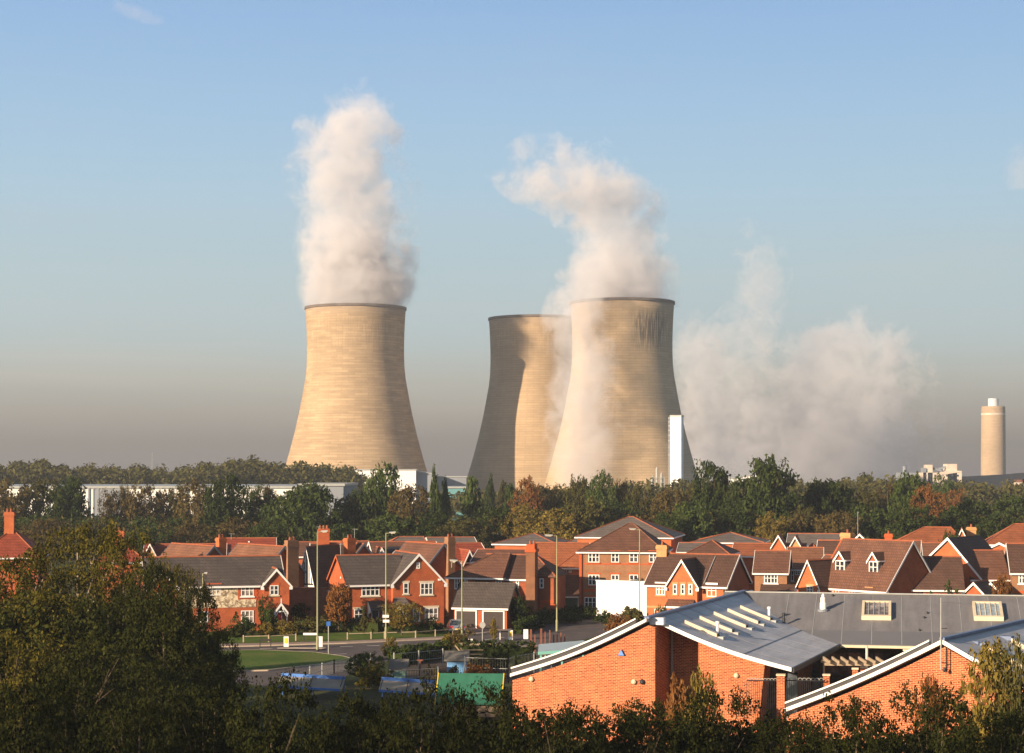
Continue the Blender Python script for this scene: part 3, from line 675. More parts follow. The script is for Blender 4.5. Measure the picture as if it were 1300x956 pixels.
# ---------------------------------------------------------------- red brick house, centre left
h = House('red brick house with white bargeboard gable, bright left end wall and dark grey roof', 441, 196.5, 21, M['brick_red']); D = 7.6
xg = h.u(499, -.7); W1 = h.u(563.5, -.7); ze = h.v(739.5, 2); zr = h.v(704.5, 2, D/2); pj = -.7
h.body(0, xg+1, 0, D, ze, zr); h.gable(0, xg+2.2, 0, D, ze, zr, M['tile_grey'], ends=(1, 0), barge='brick_red')
zg = h.v(703, (xg+W1)/2, pj); h.body(xg, W1, pj, D, ze, zg, 'y'); h.gable(xg, W1, pj, D, ze, zg, M['tile_grey'], 'y', ends=(1, 1), fasc=(0, 1), stub=True)
h.pwin(459, 481.5, 741.5, 756.5, 4, sill='cream'); h.pwin(449.5, 461, 773.5, 787, 2, head='cream', sill='white')
h.pwin(512, 518.5, 740, 754, 1, y=pj, head='cream', sill='cream'); h.pwin(533.5, 549.5, 740, 755, 3, y=pj, head='cream', sill='cream')
h.pwin(528.6, 533, 714, 722, 1, y=pj, fw=.12); h.pwin(539, 556, 771.5, 788, 3, y=pj, head='cream', dark='curtain'); h.pwin(524, 533, 773, 788, 1, y=pj, sill='cream')
h.door(472.5, 480, 774, mat='dark')
u0, u1 = h.u(467.5), h.u(487); zl = h.v(773.5, u0); zh = h.v(763, u0)
MB().prism([(u0, 0, zh), (u0, -1.15, zl), (u0, -1.15, zl-.12), (u0, 0, zh-.12)], (u1-u0, 0, 0)).build('porch_roof', M['tile_grey'], h.r)
b = MB(); b.prism([(u0-.08, 0, zh-.1), (u0-.08, -1.15, zl-.1), (u0-.08, -1.15, zl-.3), (u0-.08, -.1, zl-.6), (u0-.08, 0, zl-1)], (.07, 0, 0)); b.box(u1-.45, -1.1, 0, u1-.32, -.98, zl-.12); b.build('porch_bracket', M['white'], h.r)
u0, u1 = h.u(496, pj), h.u(517, pj); zl = h.v(769, u0, pj); zh = h.v(760, u0, pj)
MB().prism([(u0+.3, pj, zh), (u0-.1, pj-1.1, zl), (u1+.1, pj-1.1, zl), (u1-.3, pj, zh)], (0, 0, .1)).build('bay_roof', M['slate_pale'], h.r)
MB().box(u0+.1, pj-.95, 0, u1-.1, pj, zl).build('bay', M['brick_red'], h.r); h.win(u0+.4, u1-.4, 1.0, zl-.15, 3, off=pj-.95)
b = MB(); b.cyl((.18, -.08, .1), (.18, -.08, ze-.3), .05); b.build('downpipe', M['dark'], h.r)
b = MB(h.frame('l', 0)); b.box(2.5, h.v(735, 0, 2), 0, 2.7, h.v(735, 0, 2)+.22, .06); b.box(1.0, h.v(738, 0, 1.2), 0, 1.25, h.v(738, 0, 1.2)+.3, .08); b.build('alarm_box', M['white'], h.r)
MB().box(h.u(556, pj), pj-.12, h.v(737, W1, pj), h.u(559.5, pj), pj-.01, h.v(734.5, W1, pj)).build('alarm_box', M['white'], h.r)
h.aerial(.3, D/2, zr, h.v(690, 0, D/2), .3)

# ---------------------------------------------------------------- double garage
g = House('double garage with two dark brown doors under a dark grey roof', 576.5, 198.5, -14, M['brick_red'], 'double_garage', 'garage'); Wd = g.u(643.5); D = 6.2
ze = g.v(770.5, 2)+.1; zr = g.v(740, 2, D/2); g.body(0, Wd, 0, D, ze, zr); g.gable(0, Wd, 0, D, ze, zr, M['tile_grey'], ridge='tile_grey', oh=.22, ends=(1, 1), barge='dark')
dz = g.v(776, 2)
g.garage_door(g.u(579.5), g.u(604), dz, 0, 'brown_door'); g.garage_door(g.u(614), g.u(639), dz, 0, 'brown_door')
g.band(-.1, Wd+.1, 0, ze-.35, ze-.05, 'white', .04, 'fascia_board')

# ---------------------------------------------------------------- stepped terrace behind the garage
h = House('brown hipped terrace with stepped roof lines behind the double garage', 571.5, 210, -15, M['brick_orange'], 'terraced_houses', 'houses'); D = 8.6
W1 = h.u(603); W2 = h.u(626); W3 = h.u(668); ze = h.v(731, 3); zr = h.v(702, 3, D/2)
h.body(0, W1, -.5, D, ze, ze); h.hip(0, W1+3.2, -.5, D-.5, ze, zr, M['tile_brown'], 1, .0, ridge='tile_brown')
for i, (a_, b_, yo, dz_, mt) in enumerate(((W1, W2, .5, -.12, 'tile_dark'), (W2, W3-3.2, -.15, -.02, 'tile_brown'), (W3-3.2, W3, .35, -.16, 'tile_dark'))):
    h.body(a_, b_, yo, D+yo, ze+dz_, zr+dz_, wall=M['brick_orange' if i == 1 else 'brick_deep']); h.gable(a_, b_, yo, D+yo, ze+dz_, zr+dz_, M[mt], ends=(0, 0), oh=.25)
h.pwin(577, 584, 733, 748, 2, y=-.5, fw=.12); h.pwin(589, 594, 733, 740, 2, y=-.5, fw=.12); h.pwin(629, 637, 734, 742, 2, y=-.15, fw=.12); h.pwin(655, 659, 735, 747, 1, y=.35, fw=.12)
# massive chimney breast and the wing to its right
xc0, xc1 = h.u(667.5, -.8), h.u(679, -.8); zt = h.v(691, xc0, -.8)
b = MB(); b.box(xc0, -.8, 0, xc1, .6, zt-.9); b.build('chimney_breast', M['brick_shaded'], h.r)
b = MB(); b.box(xc0-.1, -.9, zt-.9, xc1+.1, .7, zt-.55); b.box(xc0+.05, -.75, zt-.55, xc1-.05, .55, zt); c = b.build('chimney_head', M['quoin'], h.r)
for q in (.35, .8): MB().lathe([(.13, zt), (.15, zt+.06), (.11, zt+.34), (.13, zt+.4)], 10, (xc0+q, -.1)).build('chimney_pot', M['clay'], c)
xw1 = h.u(703, 1.2); zw = h.v(729, xw1, 1.2); h.body(xc1, xw1, 1.2, D-1.5, zw, zw, wall=M['brick_deep'], name='wing_wall'); h.hip(xc1-1, xw1, 1.2, D-1.5, zw, zw+2.0, M['tile_brown'], 0, 1, gutter=False)
h.pwin(685, 690.5, 734, 747, 1, y=1.2, fw=.13); h.band(xc1+.2, xw1, 1.2, 2.1, 2.5)
h.quoins([xw1-.12, xc1+.3], 1.2, .2, 2.2)
lb = MB(); lb.prism([(xc0-.1, -.8, 1.3), (xc1+.6, -.8, 1.3), (xc1+.6, -2.2, .4), (xc0-.1, -2.2, .4)], (0, 0, .12)); lb.build('lean_to_roof', M['tile_tan'], h.r)
MB().box(xc0, -2.1, 0, xc1+.5, -.8, .5).build('lean_to_wall', M['brick_deep'], h.r)

# ---------------------------------------------------------------- orange roofed range and link garage
h = House('orange tiled house range between the big brick chimney and the three storey block', 676, 233, -8, M['brick_orange']); Wd = h.u(742); D = 9; ze = h.v(718, 3); zr = h.v(689, 3, D/2)
h.body(0, Wd, 0, D, ze, zr); h.gable(0, Wd, 0, D, ze, zr, M['tile_orange'])
x0, x1 = h.u(711), h.u(741); zg = h.v(699, x0, -.9); h.body(x0+.2, x1+1.5, -.9, 4, ze, ze+.1, wall=M['brick_orange']); h.hip(x0, x1+2, -.9, 6, ze, ze+2.5, M['tile_orange'], .9, 0)
h.pwin(690, 698, 719, 724.5, 3, 1, fw=.12); h.pwin(716.5, 725.5, 719, 727, 3, y=-.9, fw=.12)
g = House('brown roofed link garage with a green door left of the three storey block', 708, 226, -8, M['brick_red'], 'link_garage', 'garage'); Wd = g.u(736); ze = g.v(754, 1)
zr = g.v(729, 1, 2.8); g.body(0, Wd, 0, 5.6, ze, zr); g.gable(0, Wd, 0, 5.6, ze, zr, M['tile_dark'], ends=(1, 0), barge='dark')
g.garage_door(g.u(714.5), g.u(733.5), g.v(757.5, 2), 0, 'green_door')
h = House('grey hipped roof house with a red ridge behind the orange range', 628, 262, -14, M['brick_orange']); Wd = h.u(706); ze = h.v(690, 4); zr = h.v(677, 4, 5.5); h.body(0, Wd, 0, 11, ze, ze); h.hip(0, Wd, 0, 11, ze, zr, M['slate_pale'], .95, .95)

# ---------------------------------------------------------------- three storey block
h = House('three storey buff brick block of flats with white windows and a brown hipped roof', 735.5, 220, -9, M['brick_buff'], 'flats'); Wd = h.u(842); D = 11; ze = h.v(699, 5); zr = h.v(664.5, 5, D/2)
h.body(0, Wd, 0, D, ze, ze); h.hip(0, Wd, 0, D, ze, zr, M['tile_brown'], 1.0, .75, ridge='tile_tan')
cols = [(747, 761, 3), (776, 786, 2), (799, 810, 2), (824, 835, 2)]
for (a_, b_), rowz in zip(((701, 714), (729.5, 743), (758, 772)), range(3)):
    for (p0, p1, n) in cols:
        if rowz == 2 and p0 == 747: p0, p1 = 742, 757
        h.pwin(p0, p1, a_, b_, n, head='quoin', sill='quoin')
u_ = h.u(738); h.band(-.02, u_+.3, 0, 0, ze-.15, 'quoin'); h.band(u_+.3, Wd, 0, h.v(752, 5), h.v(748, 5), 'quoin')
h.band(u_+.31, Wd, 0, h.v(717, 5)+.0, h.v(715.3, 5), 'quoin')
MB().cyl((u_+.1, -.1, 0), (u_+.1, -.1, ze-.3), .05).build('downpipe', M['dark'], h.r)
h = House('larger block with a grey hipped roof edged in orange behind the three storey flats', 733, 264, -12, M['brick_orange'], 'flats'); Wd = h.u(852); ze = h.v(681, 6); zr = h.v(656, 6, 7); h.body(0, Wd, 0, 14, ze, ze); h.hip(0, Wd, 0, 14, ze, zr, M['slate_pale'], .93, .93)
h.body(-2.5, .1, 1, 9, ze-1.6, ze-1.6, name='wing_wall'); h.hip(-2.6, 2, 1, 9, ze-1.6, ze-.2, M['slate_pale'], .5, 0, gutter=False)

# ---------------------------------------------------------------- white screen wall
w_ = House('tall white boarded screen wall between the flats and the red brick house', 757, 211, -24, M['render'], 'screen_wall', 'wall')
Wd = w_.u(822); zt = w_.v(738, 3); MB().box(0, 0, 0, Wd, .35, zt).build('panel', M['render'], w_.r)
b = MB(); [b.box(0.02, -.02, .3+i*.3, Wd-.02, -.003, .56+i*.3) for i in range(int((zt-.4)/.3))]; b.build('boards', M['render'], w_.r)
MB().box(-.1, -.08, zt+.003, Wd+.1, .43, zt+.08).build('coping', M['white'], w_.r)

# ---------------------------------------------------------------- red brick house right of the screen wall
h = House('red brick house with three slim windows in a steep white edged gable', 821, 199, -24, M['brick_orange']); Wd = h.u(921.5); D = 8.8; ze = h.v(741, 4); zr = h.v(704, 8, D/2)
h.body(0, Wd, 0, D, ze, zr, wall=M['brick_deep']); MB().box(.005, -.04, 0, Wd-.005, .02, ze-.15).build('front_wall', M['brick_orange'], h.r)  # gable's shade put into a deeper brick, lit front into a brighter one
h.gable(0, Wd, 0, D, ze, zr, M['tile_dark'])
pj = -.8; x0, x1 = h.u(847, pj), h.u(885, pj); za = h.v(710.5, (x0+x1)/2, pj); h.body(x0, x1, pj, D/2, ze, za, 'y'); h.gable(x0, x1, pj, D/2-.4, ze, za, M['tile_dark'], 'y', ends=(1, 0), fasc=(0, 0), stub=True, oh=.25)
for p in (854.5, 864.4, 874.2): h.pwin(p, p+5, 741.5, 754.5, 1, y=pj, head='brick_yellow', sill='brick_yellow', fw=.1)
h.pwin(833, 844.5, 741.5, 755.5, 3, sill='brick_yellow', head='white', dark='curtain'); h.pwin(897.5, 909.5, 742.5, 757.5, 2, sill='brick_yellow', head='white', dark='curtain')
h.pwin(831, 843, 773, 786, 3, head='brick_yellow'); h.band(0.02, h.u(846), 0, h.v(771.5, 2)-.05, h.v(769.5, 2), 'brick_yellow', .06)
u0, u1 = h.u(848, pj), h.u(882, pj); zc = h.v(766, u0, pj); MB().prism([(u0, pj, zc+.5), (u0, pj-1.2, zc-.25), (u0, pj-1.2, zc-.4), (u0, pj, zc-.35)], (u1-u0, 0, 0)).build('porch_roof', M['tile_brown'], h.r)
MB().box(u0, pj-1.28, zc-.42, u1, pj-1.2, zc-.22).build('gutter', M['white'], h.r)
h.chimney(h.u(841, 4.2), 4.2, zr-1.6, h.v(692, 1, 4.2), 1.2, .7, M['brick_yellow'], 1)
MB().cyl((Wd-.2, -.1, .1), (Wd-.2, -.1, ze-.3), .06).build('downpipe', M['dark'], h.r)
b = MB(); b.cyl((h.u(894), -.12, ze+.1), (h.u(894), 4, zr-.2), .05); b.build('verge_trim', M['steel'], h.r)

# ---------------------------------------------------------------- row behind, centre right
h = House('brown roofed house with a pale window wall between two red brick gables', 958, 219, -12, M['brick_buff']); Wd = h.u(999); ze = h.v(725.5, 2); zr = h.v(699, 2, 4)
h.body(0, Wd, 0, 8, ze, zr); h.gable(0, Wd, 0, 8, ze, zr, M['tile_brown']); h.pwin(970, 987.5, 727.5, 741, 4, fw=.12, sill='white')
h.body(h.u(966), h.u(1010), -3.2, 0, 2.2, 2.3, name='porch_wall'); MB().prism([(h.u(966), -3.5, 2.1), (h.u(1012), -3.5, 2.1), (h.u(1012), 0, h.v(743, 3)), (h.u(966), 0, h.v(743, 3))], (0, 0, .15)).build('porch_roof', M['tile_dark'], h.r)
h = House('tan roofed house with white bay windows left of the dormer house', 1001, 226, -10, M['brick_orange']); Wd = h.u(1043); ze = h.v(721, 2); zr = h.v(695, 2, 4.2)
h.body(0, Wd, 0, 8.4, ze, zr); h.gable(0, Wd, 0, 8.4, ze, zr, M['tile_tan']); h.pwin(1001.5, 1008, 723, 738, 2, fw=.12, sill='cream'); h.pwin(1009, 1016, 723, 730, 2, fw=.12)
h = House('dark brown striped roof house behind the dormer house', 1037, 232, -14, M['brick_deep']); Wd = h.u(1084); ze = h.v(716, 2); zr = h.v(686, 2, 4.4)
h.body(0, Wd, 0, 8.8, ze, zr); h.gable(0, Wd, 0, 8.8, ze, zr, M['tile_dark'])
x0, x1 = h.u(1058, -.5), h.u(1078, -.5); h.body(x0, x1, -.5, 3, ze+.6, h.v(690.5, 3), 'y'); h.gable(x0, x1, -.5, 3, ze+.6, h.v(690.5, 3), M['tile_dark'], 'y', ends=(1, 0), fasc=(0, 0))

# ---------------------------------------------------------------- dormer house
h = House('red brick house with two white dormers and a large brick gable on its right', 1011, 213.5, -51, M['brick_red']); D = 8.9
xr = h.u(1125.5); ze = h.v(745, xr*.72); zr = h.v(687, xr, D/2)
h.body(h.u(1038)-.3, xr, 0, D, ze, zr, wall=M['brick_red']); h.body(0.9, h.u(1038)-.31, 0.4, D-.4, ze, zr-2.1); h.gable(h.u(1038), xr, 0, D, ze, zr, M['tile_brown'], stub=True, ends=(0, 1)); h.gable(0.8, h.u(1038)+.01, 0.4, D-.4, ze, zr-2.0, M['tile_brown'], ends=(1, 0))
MB().box(.01, -.05, 0, xr-.01, .02, ze-.2).build('front_wall', M['brick_orange'], h.r)  # brighter brick puts the front's stronger sunlight into its colour
pj = -1.6; x0, x1 = h.u(1013.5, pj), h.u(1040, pj); za = h.v(711, (x0+x1)/2, pj); h.body(x0, x1, pj, 3.6, ze, za, 'y', wall=M['brick_orange']); h.gable(x0, x1, pj, 4.2, ze, za, M['tile_dark'], 'y', ends=(1, 0), fasc=(0, 0), stub=True)
h.pwin(1024.5, 1032.5, 744, 753.5, 2, y=pj, head='brick_yellow', sill='brick_yellow')
for p in (1057.5, 1078, 1099): h.pwin(p, p+8, 747.5, 758, 2, head='brick_yellow', sill='brick_yellow')
def dormer(h, p0, p1, pya, pye, pyb, mat='tile_dark', yd=1.5):
    x0, x1 = h.u(p0, yd), h.u(p1, yd); xm = (x0+x1)/2; za, zz, zb = h.v(pya, xm, yd), h.v(pye, xm, yd), h.v(pyb, xm, yd)
    d = empty('dormer', (0, 0, 0)); d.parent = h.r
    MB().box(x0, yd, zb-.9, x1, yd+3.2, zz).build('cheeks', M['lead'], d)
    k = (za-zz)/((x1-x0)/2); X = SWAP; v0, v1, vm, oh = x0, x1, xm, .18
    P = [(yd-.2, v0-oh, zz-k*oh*.6), (yd-.2, vm, za), (yd-.2, v1+oh, zz-k*oh*.6)]
    MB(X).prism(P+[(yd-.2, v1+oh, zz-k*oh*.6-.1), (yd-.2, vm, za-.14), (yd-.2, v0-oh, zz-k*oh*.6-.1)], (4.2, 0, 0)).build('dormer_roof', M[mat], d)
    MB(X).prism([(yd-.02, x0, zz), (yd-.02, vm, za-.15), (yd-.02, x1, zz)], (.1, 0, 0)).build('dormer_gable', M['brick_deep'], d)
    b = MB(X)
    for q in (0, 2): b.prism([(yd-.27, P[q][1], P[q][2]+.05), (yd-.27, vm, za+.06), (yd-.27, vm, za-.24), (yd-.27, P[q][1], P[q][2]-.25)], (.06, 0, 0))
    b.build('bargeboard', M['white'], d)
    MB().box(x1+.12, yd-.1, zz-.12, x1+.2, yd+3.0, zz+.02).build('gutter', M['white'], d)
    s_ = h.r; keep = h.r; h.r = d; f = h.win(x0+.06, x1-.06, zb, zz-.05, 2, off=yd-.01, fw=.1); h.r = keep
    MB().box(x0+.03, yd-.08, zb-.45, x1-.03, yd-.002, zb-.01).build('apron', M['lead'], d)
dormer(h, 1060.5, 1073, 700, 711, 726); dormer(h, 1103, 1115, 701, 712, 728)
h.chimney(h.u(1076, 5.2), 5.2, zr-1.2, h.v(676.5, h.u(1076, 5.2), 5.2), 1.5, .8, M['brick_yellow'], 1)
b = MB(h.frame('r', xr)); yq = h.yy(1171, xr); b.box(yq-.2, h.v(763, xr, yq), 0, yq+.2, h.v(755, xr, yq), .3); b.build('flue_terminal', M['steel'], h.r)
h2 = House('long brown roof running behind the dormer house', 1086, 236, -14, M['brick_deep']); Wd = h2.u(1166); ze = h2.v(716, 3); zr = h2.v(685.5, 3, 4.4); h2.body(0, Wd, 0, 8.8, ze, zr); h2.gable(0, Wd, 0, 8.8, ze, zr, M['tile_brown'])
h2.chimney(h2.u(1128, 4.4), 4.4, zr-.4, h2.v(677.5, 4, 4.4), 1.0, .7, M['quoin'], 1); h2.aerial(h2.u(1089, 4), 4, zr-.2, h2.v(650, 3, 4), .3)

# ---------------------------------------------------------------- right hand houses
h = House('lit orange brick gable house with a long white bargeboard falling right', 1180, 214, -34, M['brick_orange']); ze1 = h.v(706, 1); x1 = h.u(1246); za = h.v(682.5, h.u(1204)); xa = h.u(1204); ze2 = h.v(733, x1); DD = 11
b = MB(); b.prism([(0.1, 0, 0), (x1-.1, 0, 0), (x1-.1, 0, ze2), (xa, 0, za-.15), (0.1, 0, ze1)], (0, DD, 0)).build('wall', M['brick_orange'], h.r)
def slope(h, xa_, za_, xb_, zb_, y0, y1, mat, t=.15):
    return MB().prism([(xa_, y0, za_), (xb_, y0, zb_), (xb_, y0, zb_-t), (xa_, y0, za_-t)], (0, y1-y0, 0)).build('roof', M[mat], h.r)
slope(h, xa, za, -.15, ze1-.2, -.25, DD, 'tile_dark'); slope(h, xa+.002, za, x1+.15, ze2-.2, -.25, DD, 'tile_dark')
b = MB()
for (xb_, zb_) in ((-.2, ze1-.2), (x1+.2, ze2-.25)): b.prism([(xa, -.33, za+.06), (xb_, -.33, zb_+.04), (xb_, -.33, zb_-.26), (xa, -.33, za-.28)], (0, .07, 0))
b.build('bargeboard', M['white'], h.r)
# cross wing with the tan roof on the right
h2 = House('brown tiled cross wing right of the lit orange gable', 1240, 211, -4, M['brick_orange']); Wd = h2.u(1280); ze = h2.v(733.5, 2); zr = h2.v(698.5, 2, 4.6); h2.body(0, Wd, 0, 9.2, ze, zr); h2.gable(-.8, Wd, 0, 9.2, ze, zr, M['tile_brown'], ends=(0, 1), barge='dark')
h = House('single storey garage block with a dark half shaded roof right of the large gable', 1172, 206, -8, M['brick_red'], 'garage_block', 'garage'); Wd = h.u(1225); ze = h.v(745.5, 2); zr = h.v(706.5, 2, 3.6); h.body(0, Wd, 0, 7.2, ze, zr); h.gable(-2, Wd, 0, 7.2, ze, zr, M['tile_dark'], ends=(0, 0), fasc=(1, 0))
h = House('low brick porch gable with white boards at the right, left one of two', 1224, 202, -32, M['brick_red'], 'porch_gable', 'house'); x1 = h.u(1249); ze = h.v(752, 0); h.body(0, x1, 0, 5, ze, ze+1.2, 'y'); h.gable(0, x1, 0, 5, ze, ze+1.15, M['tile_dark'], 'y', ends=(1, 0), fasc=(0, 0), oh=.15)
h = House('smaller brick porch gable beside the reddish tree at the right', 1250, 205, -32, M['brick_red'], 'porch_gable', 'house'); x1 = h.u(1267); ze = h.v(748, 0); h.body(0, x1, 0, 5, ze, ze+.8, 'y'); h.gable(0, x1, 0, 5, ze, ze+.8, M['tile_dark'], 'y', ends=(1, 0), fasc=(0, 0), oh=.12)
h = House('brown house with a white window cut by the right edge', 1284.5, 209, -10, M['brick_buff']); Wd = 9; ze = h.v(725, 1); zr = h.v(690, 1, 4.2); h.body(0, Wd, 0, 8.4, ze, zr); h.gable(0, Wd, 0, 8.4, ze, zr, M['tile_dark']); h.pwin(1293, 1306, 727, 741, 3, fw=.11, sill='white'); h.band(0, Wd, 0, h.v(753, 0), h.v(750, 0))
x0, x1 = h.u(1257, 3.5), h.u(1281, 3.5)
h = House('orange tiled hipped house behind with a small white front gable, far right', 1130, 250, -14, M['brick_orange']); Wd = h.u(1226); ze = h.v(692, 3); zr = h.v(669, 3, 5); h.body(0, Wd, 0, 10, ze, ze); h.hip(0, Wd, 0, 10, ze, zr, M['tile_orange'], .9, .4)
x0, x1 = h.u(1210, -.6), h.u(1232, -.6); h.body(x0, x1, -.6, 3, ze, h.v(671, 9), 'y'); h.gable(x0, x1, -.6, 4.5, ze, h.v(671, 9), M['tile_orange'], 'y', ends=(1, 0), fasc=(0, 0)); h.chimney(h.u(1233, 3), 3, ze, h.v(669, 9, 3), 1.3, .8, M['brick_yellow'], 1)
h = House('broad orange hipped roof at the right edge behind the brown house', 1252, 246, -14, M['brick_orange']); ze = h.v(690, 3); zr = h.v(665, 3, 5.5); h.body(0, 16, 0, 11, ze, ze); h.hip(0, 16, 0, 11, ze, zr, M['tile_orange'], .7, .7)
x0, x1 = h.u(1258, -1), h.u(1279, -1); h.body(x0, x1, -1, 3, ze-.4, h.v(688.5, 2), 'y'); h.gable(x0, x1, -1, 4, ze-.4, h.v(688.5, 2), M['tile_dark'], 'y', ends=(1, 0), fasc=(0, 0))
h = House('small tan roofed house between the dormer house and the orange gable', 1174, 232, -10, M['brick_buff']); Wd = h.u(1200); ze = h.v(704, 2); zr = h.v(689, 2, 3.5); h.body(0, Wd, 0, 7, ze, zr); h.gable(0, Wd, 0, 7, ze, zr, M['tile_tan'])

# ---------------------------------------------------------------- back rows, middle right
def back(label, p0, p1, Y, a, pye, pyr, roof, D=9, kind='g', wall='brick_orange', hl=1, hr=1, axis='x'):
    h = House(label, p0, Y, a, M[wall]); Wd = h.u(p1); ze = h.v(pye, Wd/2); zr = h.v(pyr, Wd/2, D/2 if axis == 'x' else 0)
    h.body(0, Wd, 0, D, ze, ze if kind == 'h' else zr, axis)
    if kind == 'h': h.hip(0, Wd, 0, D, ze, zr, M[roof], hl, hr)
    else: h.gable(0, Wd, 0, D, ze, zr, M[roof], axis, fasc=(1, 0) if axis == 'x' else (0, 0), barge=h.__dict__.get('barge', 'white'))
    return h, Wd, ze, zr
back('grey hipped roof behind the red gable house, right of the flats', 861, 905, 244, -10, 700, 689, 'slate_pale', 8, 'g')
h, *_ = back('brown pyramid roof just right of the flats', 872, 925, 236, -14, 703, 686, 'tile_brown', 9, 'h')
h, *_ = back('wide grey hipped roof with pink ridges, centre right of the back row', 880, 968, 256, -12, 688, 676, 'slate_pale', 10, 'h')
h, Wd, ze, zr = back('orange walled range with two slim white gables behind the centre right houses', 930, 1020, 246, -12, 705, 690, 'tile_orange', 9)
for p0, p1, pa, mt in ((979, 997, 679.5, 'brick_orange'), (1002, 1017, 681, 'brick_yellow')):
    x0, x1 = h.u(p0, -.6), h.u(p1, -.6); zq = h.v(694, x0, -.6); h.body(x0, x1, -.6, 3.5, zq, h.v(pa, x0, -.6), 'y', wall=M[mt], name='gable_wall'); h.gable(x0, x1, -.6, 5, zq, h.v(pa, x0, -.6), M['tile_orange'], 'y', ends=(1, 0), fasc=(0, 0), oh=.1)
h, *_ = back('long grey roof with two small roof vents behind the two slim gables', 1000, 1080, 262, -12, 692, 677.5, 'slate_pale', 9)
h.gable(h.u(1078), h.u(1104), 1, 6, h.v(690, 1), h.v(677, 9, 3.5), M['slate_pale'], 'y', ends=(1, 0), fasc=(0, 0))
h, *_ = back('small clay hipped house in front of the long grey roof', 1019, 1040, 244, -14, 702, 690, 'tile_orange', 5, 'h')
back('grey and brown roof glimpsed beyond the dormer house', 1092, 1135, 256, -10, 700, 688, 'tile_brown', 8, 'g')

# ---------------------------------------------------------------- back rows, left
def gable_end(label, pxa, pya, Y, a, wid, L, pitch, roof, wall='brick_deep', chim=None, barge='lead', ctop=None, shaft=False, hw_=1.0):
    """gable wall turned away from the sun, ridge running back to the left"""
    s_ = Y/F; za = PZ(pya, Y); h = House(label, pxa, Y, a, M[wall]); ze = za-pitch*wid/2
    h.body(-wid/2, wid/2, 0, L, ze, za, 'y'); h.gable(-wid/2, wid/2, 0, L, ze, za, M[roof], 'y', barge=barge, fasc=(1, 1))
    if chim:
        x = h.u(chim, -.3); zt = PZ(ctop, Y)
        if shaft:
            b = MB(); b.box(x-hw_/2, -.55, 0, x+hw_/2, -.003, zt-.8); b.box(x-hw_/2-.06, -.6, zt-.8, x+hw_/2+.06, .3, zt-.45); b.box(x-hw_/2, -.55, zt-.45, x+hw_/2, .25, zt); c = b.build('chimney', M['brick_buff'], h.r)
            for q in (-.25, .25): MB().lathe([(.13, zt), (.15, zt+.06), (.11, zt+.34), (.13, zt+.4)], 10, (x+q, -.2)).build('chimney_pot', M['clay'], c)
        else: h.chimney(x, .6, ze, zt, hw_, .9, M['brick_orange'], 2)
    return h
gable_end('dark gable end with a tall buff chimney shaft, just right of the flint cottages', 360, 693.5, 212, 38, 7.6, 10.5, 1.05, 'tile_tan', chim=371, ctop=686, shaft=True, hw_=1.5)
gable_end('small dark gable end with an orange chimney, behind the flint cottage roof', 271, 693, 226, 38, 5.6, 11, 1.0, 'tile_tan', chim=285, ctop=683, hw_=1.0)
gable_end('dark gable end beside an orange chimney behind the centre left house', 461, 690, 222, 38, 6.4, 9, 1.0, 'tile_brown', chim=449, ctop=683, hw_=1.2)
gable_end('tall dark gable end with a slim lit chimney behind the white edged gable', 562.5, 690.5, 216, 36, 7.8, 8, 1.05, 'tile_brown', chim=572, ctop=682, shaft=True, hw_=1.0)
h, *_ = back('red tiled roof with white trim behind the flint cottages', 183, 285, 236, 8, 708, 690.5, 'tile_red', 9, 'g')
h.gable(h.u(182, -1), h.u(198.5, -1), -1, 5, h.v(705, 1), h.v(690, 1, -1), M['tile_red'], 'y', ends=(1, 0), fasc=(0, 0), oh=.1); h.body(h.u(182.5, -1), h.u(198, -1), -1, 4, h.v(705, 1), h.v(690, 1, -1), 'y', wall=M['brick_yellow'], name='gable_wall')
h, *_ = back('bright orange ridge roof behind the middle of the flint cottages', 288, 349, 240, 8, 700, 683, 'tile_red', 9); h.aerial(h.u(293), 4, 8, h.v(677, 1, 4), .8); MB().box(h.u(315, 3), 3, h.v(692, 4, 3), h.u(317, 3), 3.3, h.v(687, 4, 3)).build('vent_pipe', M['white'], h.r)
h, *_ = back('brown roof between the tall chimney shaft and the timbered gable', 372, 420, 236, 8, 705, 688, 'tile_brown', 9)
# timbered white gable house
h = House('house with a steep white timbered gable facing left of the olive lamp post', 379, 214, -22, M['brick_buff']); x1 = h.u(400); za = h.v(694, x1/2); ze = h.v(731, 1)
h.body(0, x1, 0, 8, ze-1.2, za, 'y', wall=M['white']); h.gable(0, x1, 0, 8, ze-1.2, za, M['tile_dark'], 'y', oh=.15)
b = MB(); n = 7
for i in range(n):
    x = x1*(i+.5)/n; zt = ze-1.2+(za-ze+1.2)*(1-abs(2*x/x1-1)); b.box(x-.05, -.04, ze-.9, x+.05, -.003, zt-.5)
b.box(0, -.05, ze-1.1, x1, -.003, ze-.9); b.build('timber_frame', M['black'], h.r)
h.body(0.1, x1+.3, -.9, -.01, ze-1.3, ze-1.3, 'x', wall=M['brick_buff'], name='bay_wall'); h.win(.4, x1-.2, 2.6, ze-1.5, 3, off=-.9, dark='curtain'); h.win(.4, x1-.2, .9, 2.3, 3, off=-.9, dark='curtain'); h.band(0.1, x1+.3, -.9, 2.32, 2.55, 'black', .05)
h, *_ = back('dark striped roof wing right of the timbered gable with a big brick chimney', 399, 440, 219, 10, 722, 689.5, 'tile_dark', 8.5)
h.chimney(h.u(411, 4), 4, 7, h.v(671, 3, 4), 1.35, .8, M['brick_red'], 3); h.aerial(h.u(405, 4), 4, 8, h.v(668, 3, 4), .8)
x0 = h.u(407, -.6); h.win(h.u(406), h.u(411), h.v(757, 1), h.v(732, 1), 1, off=0)
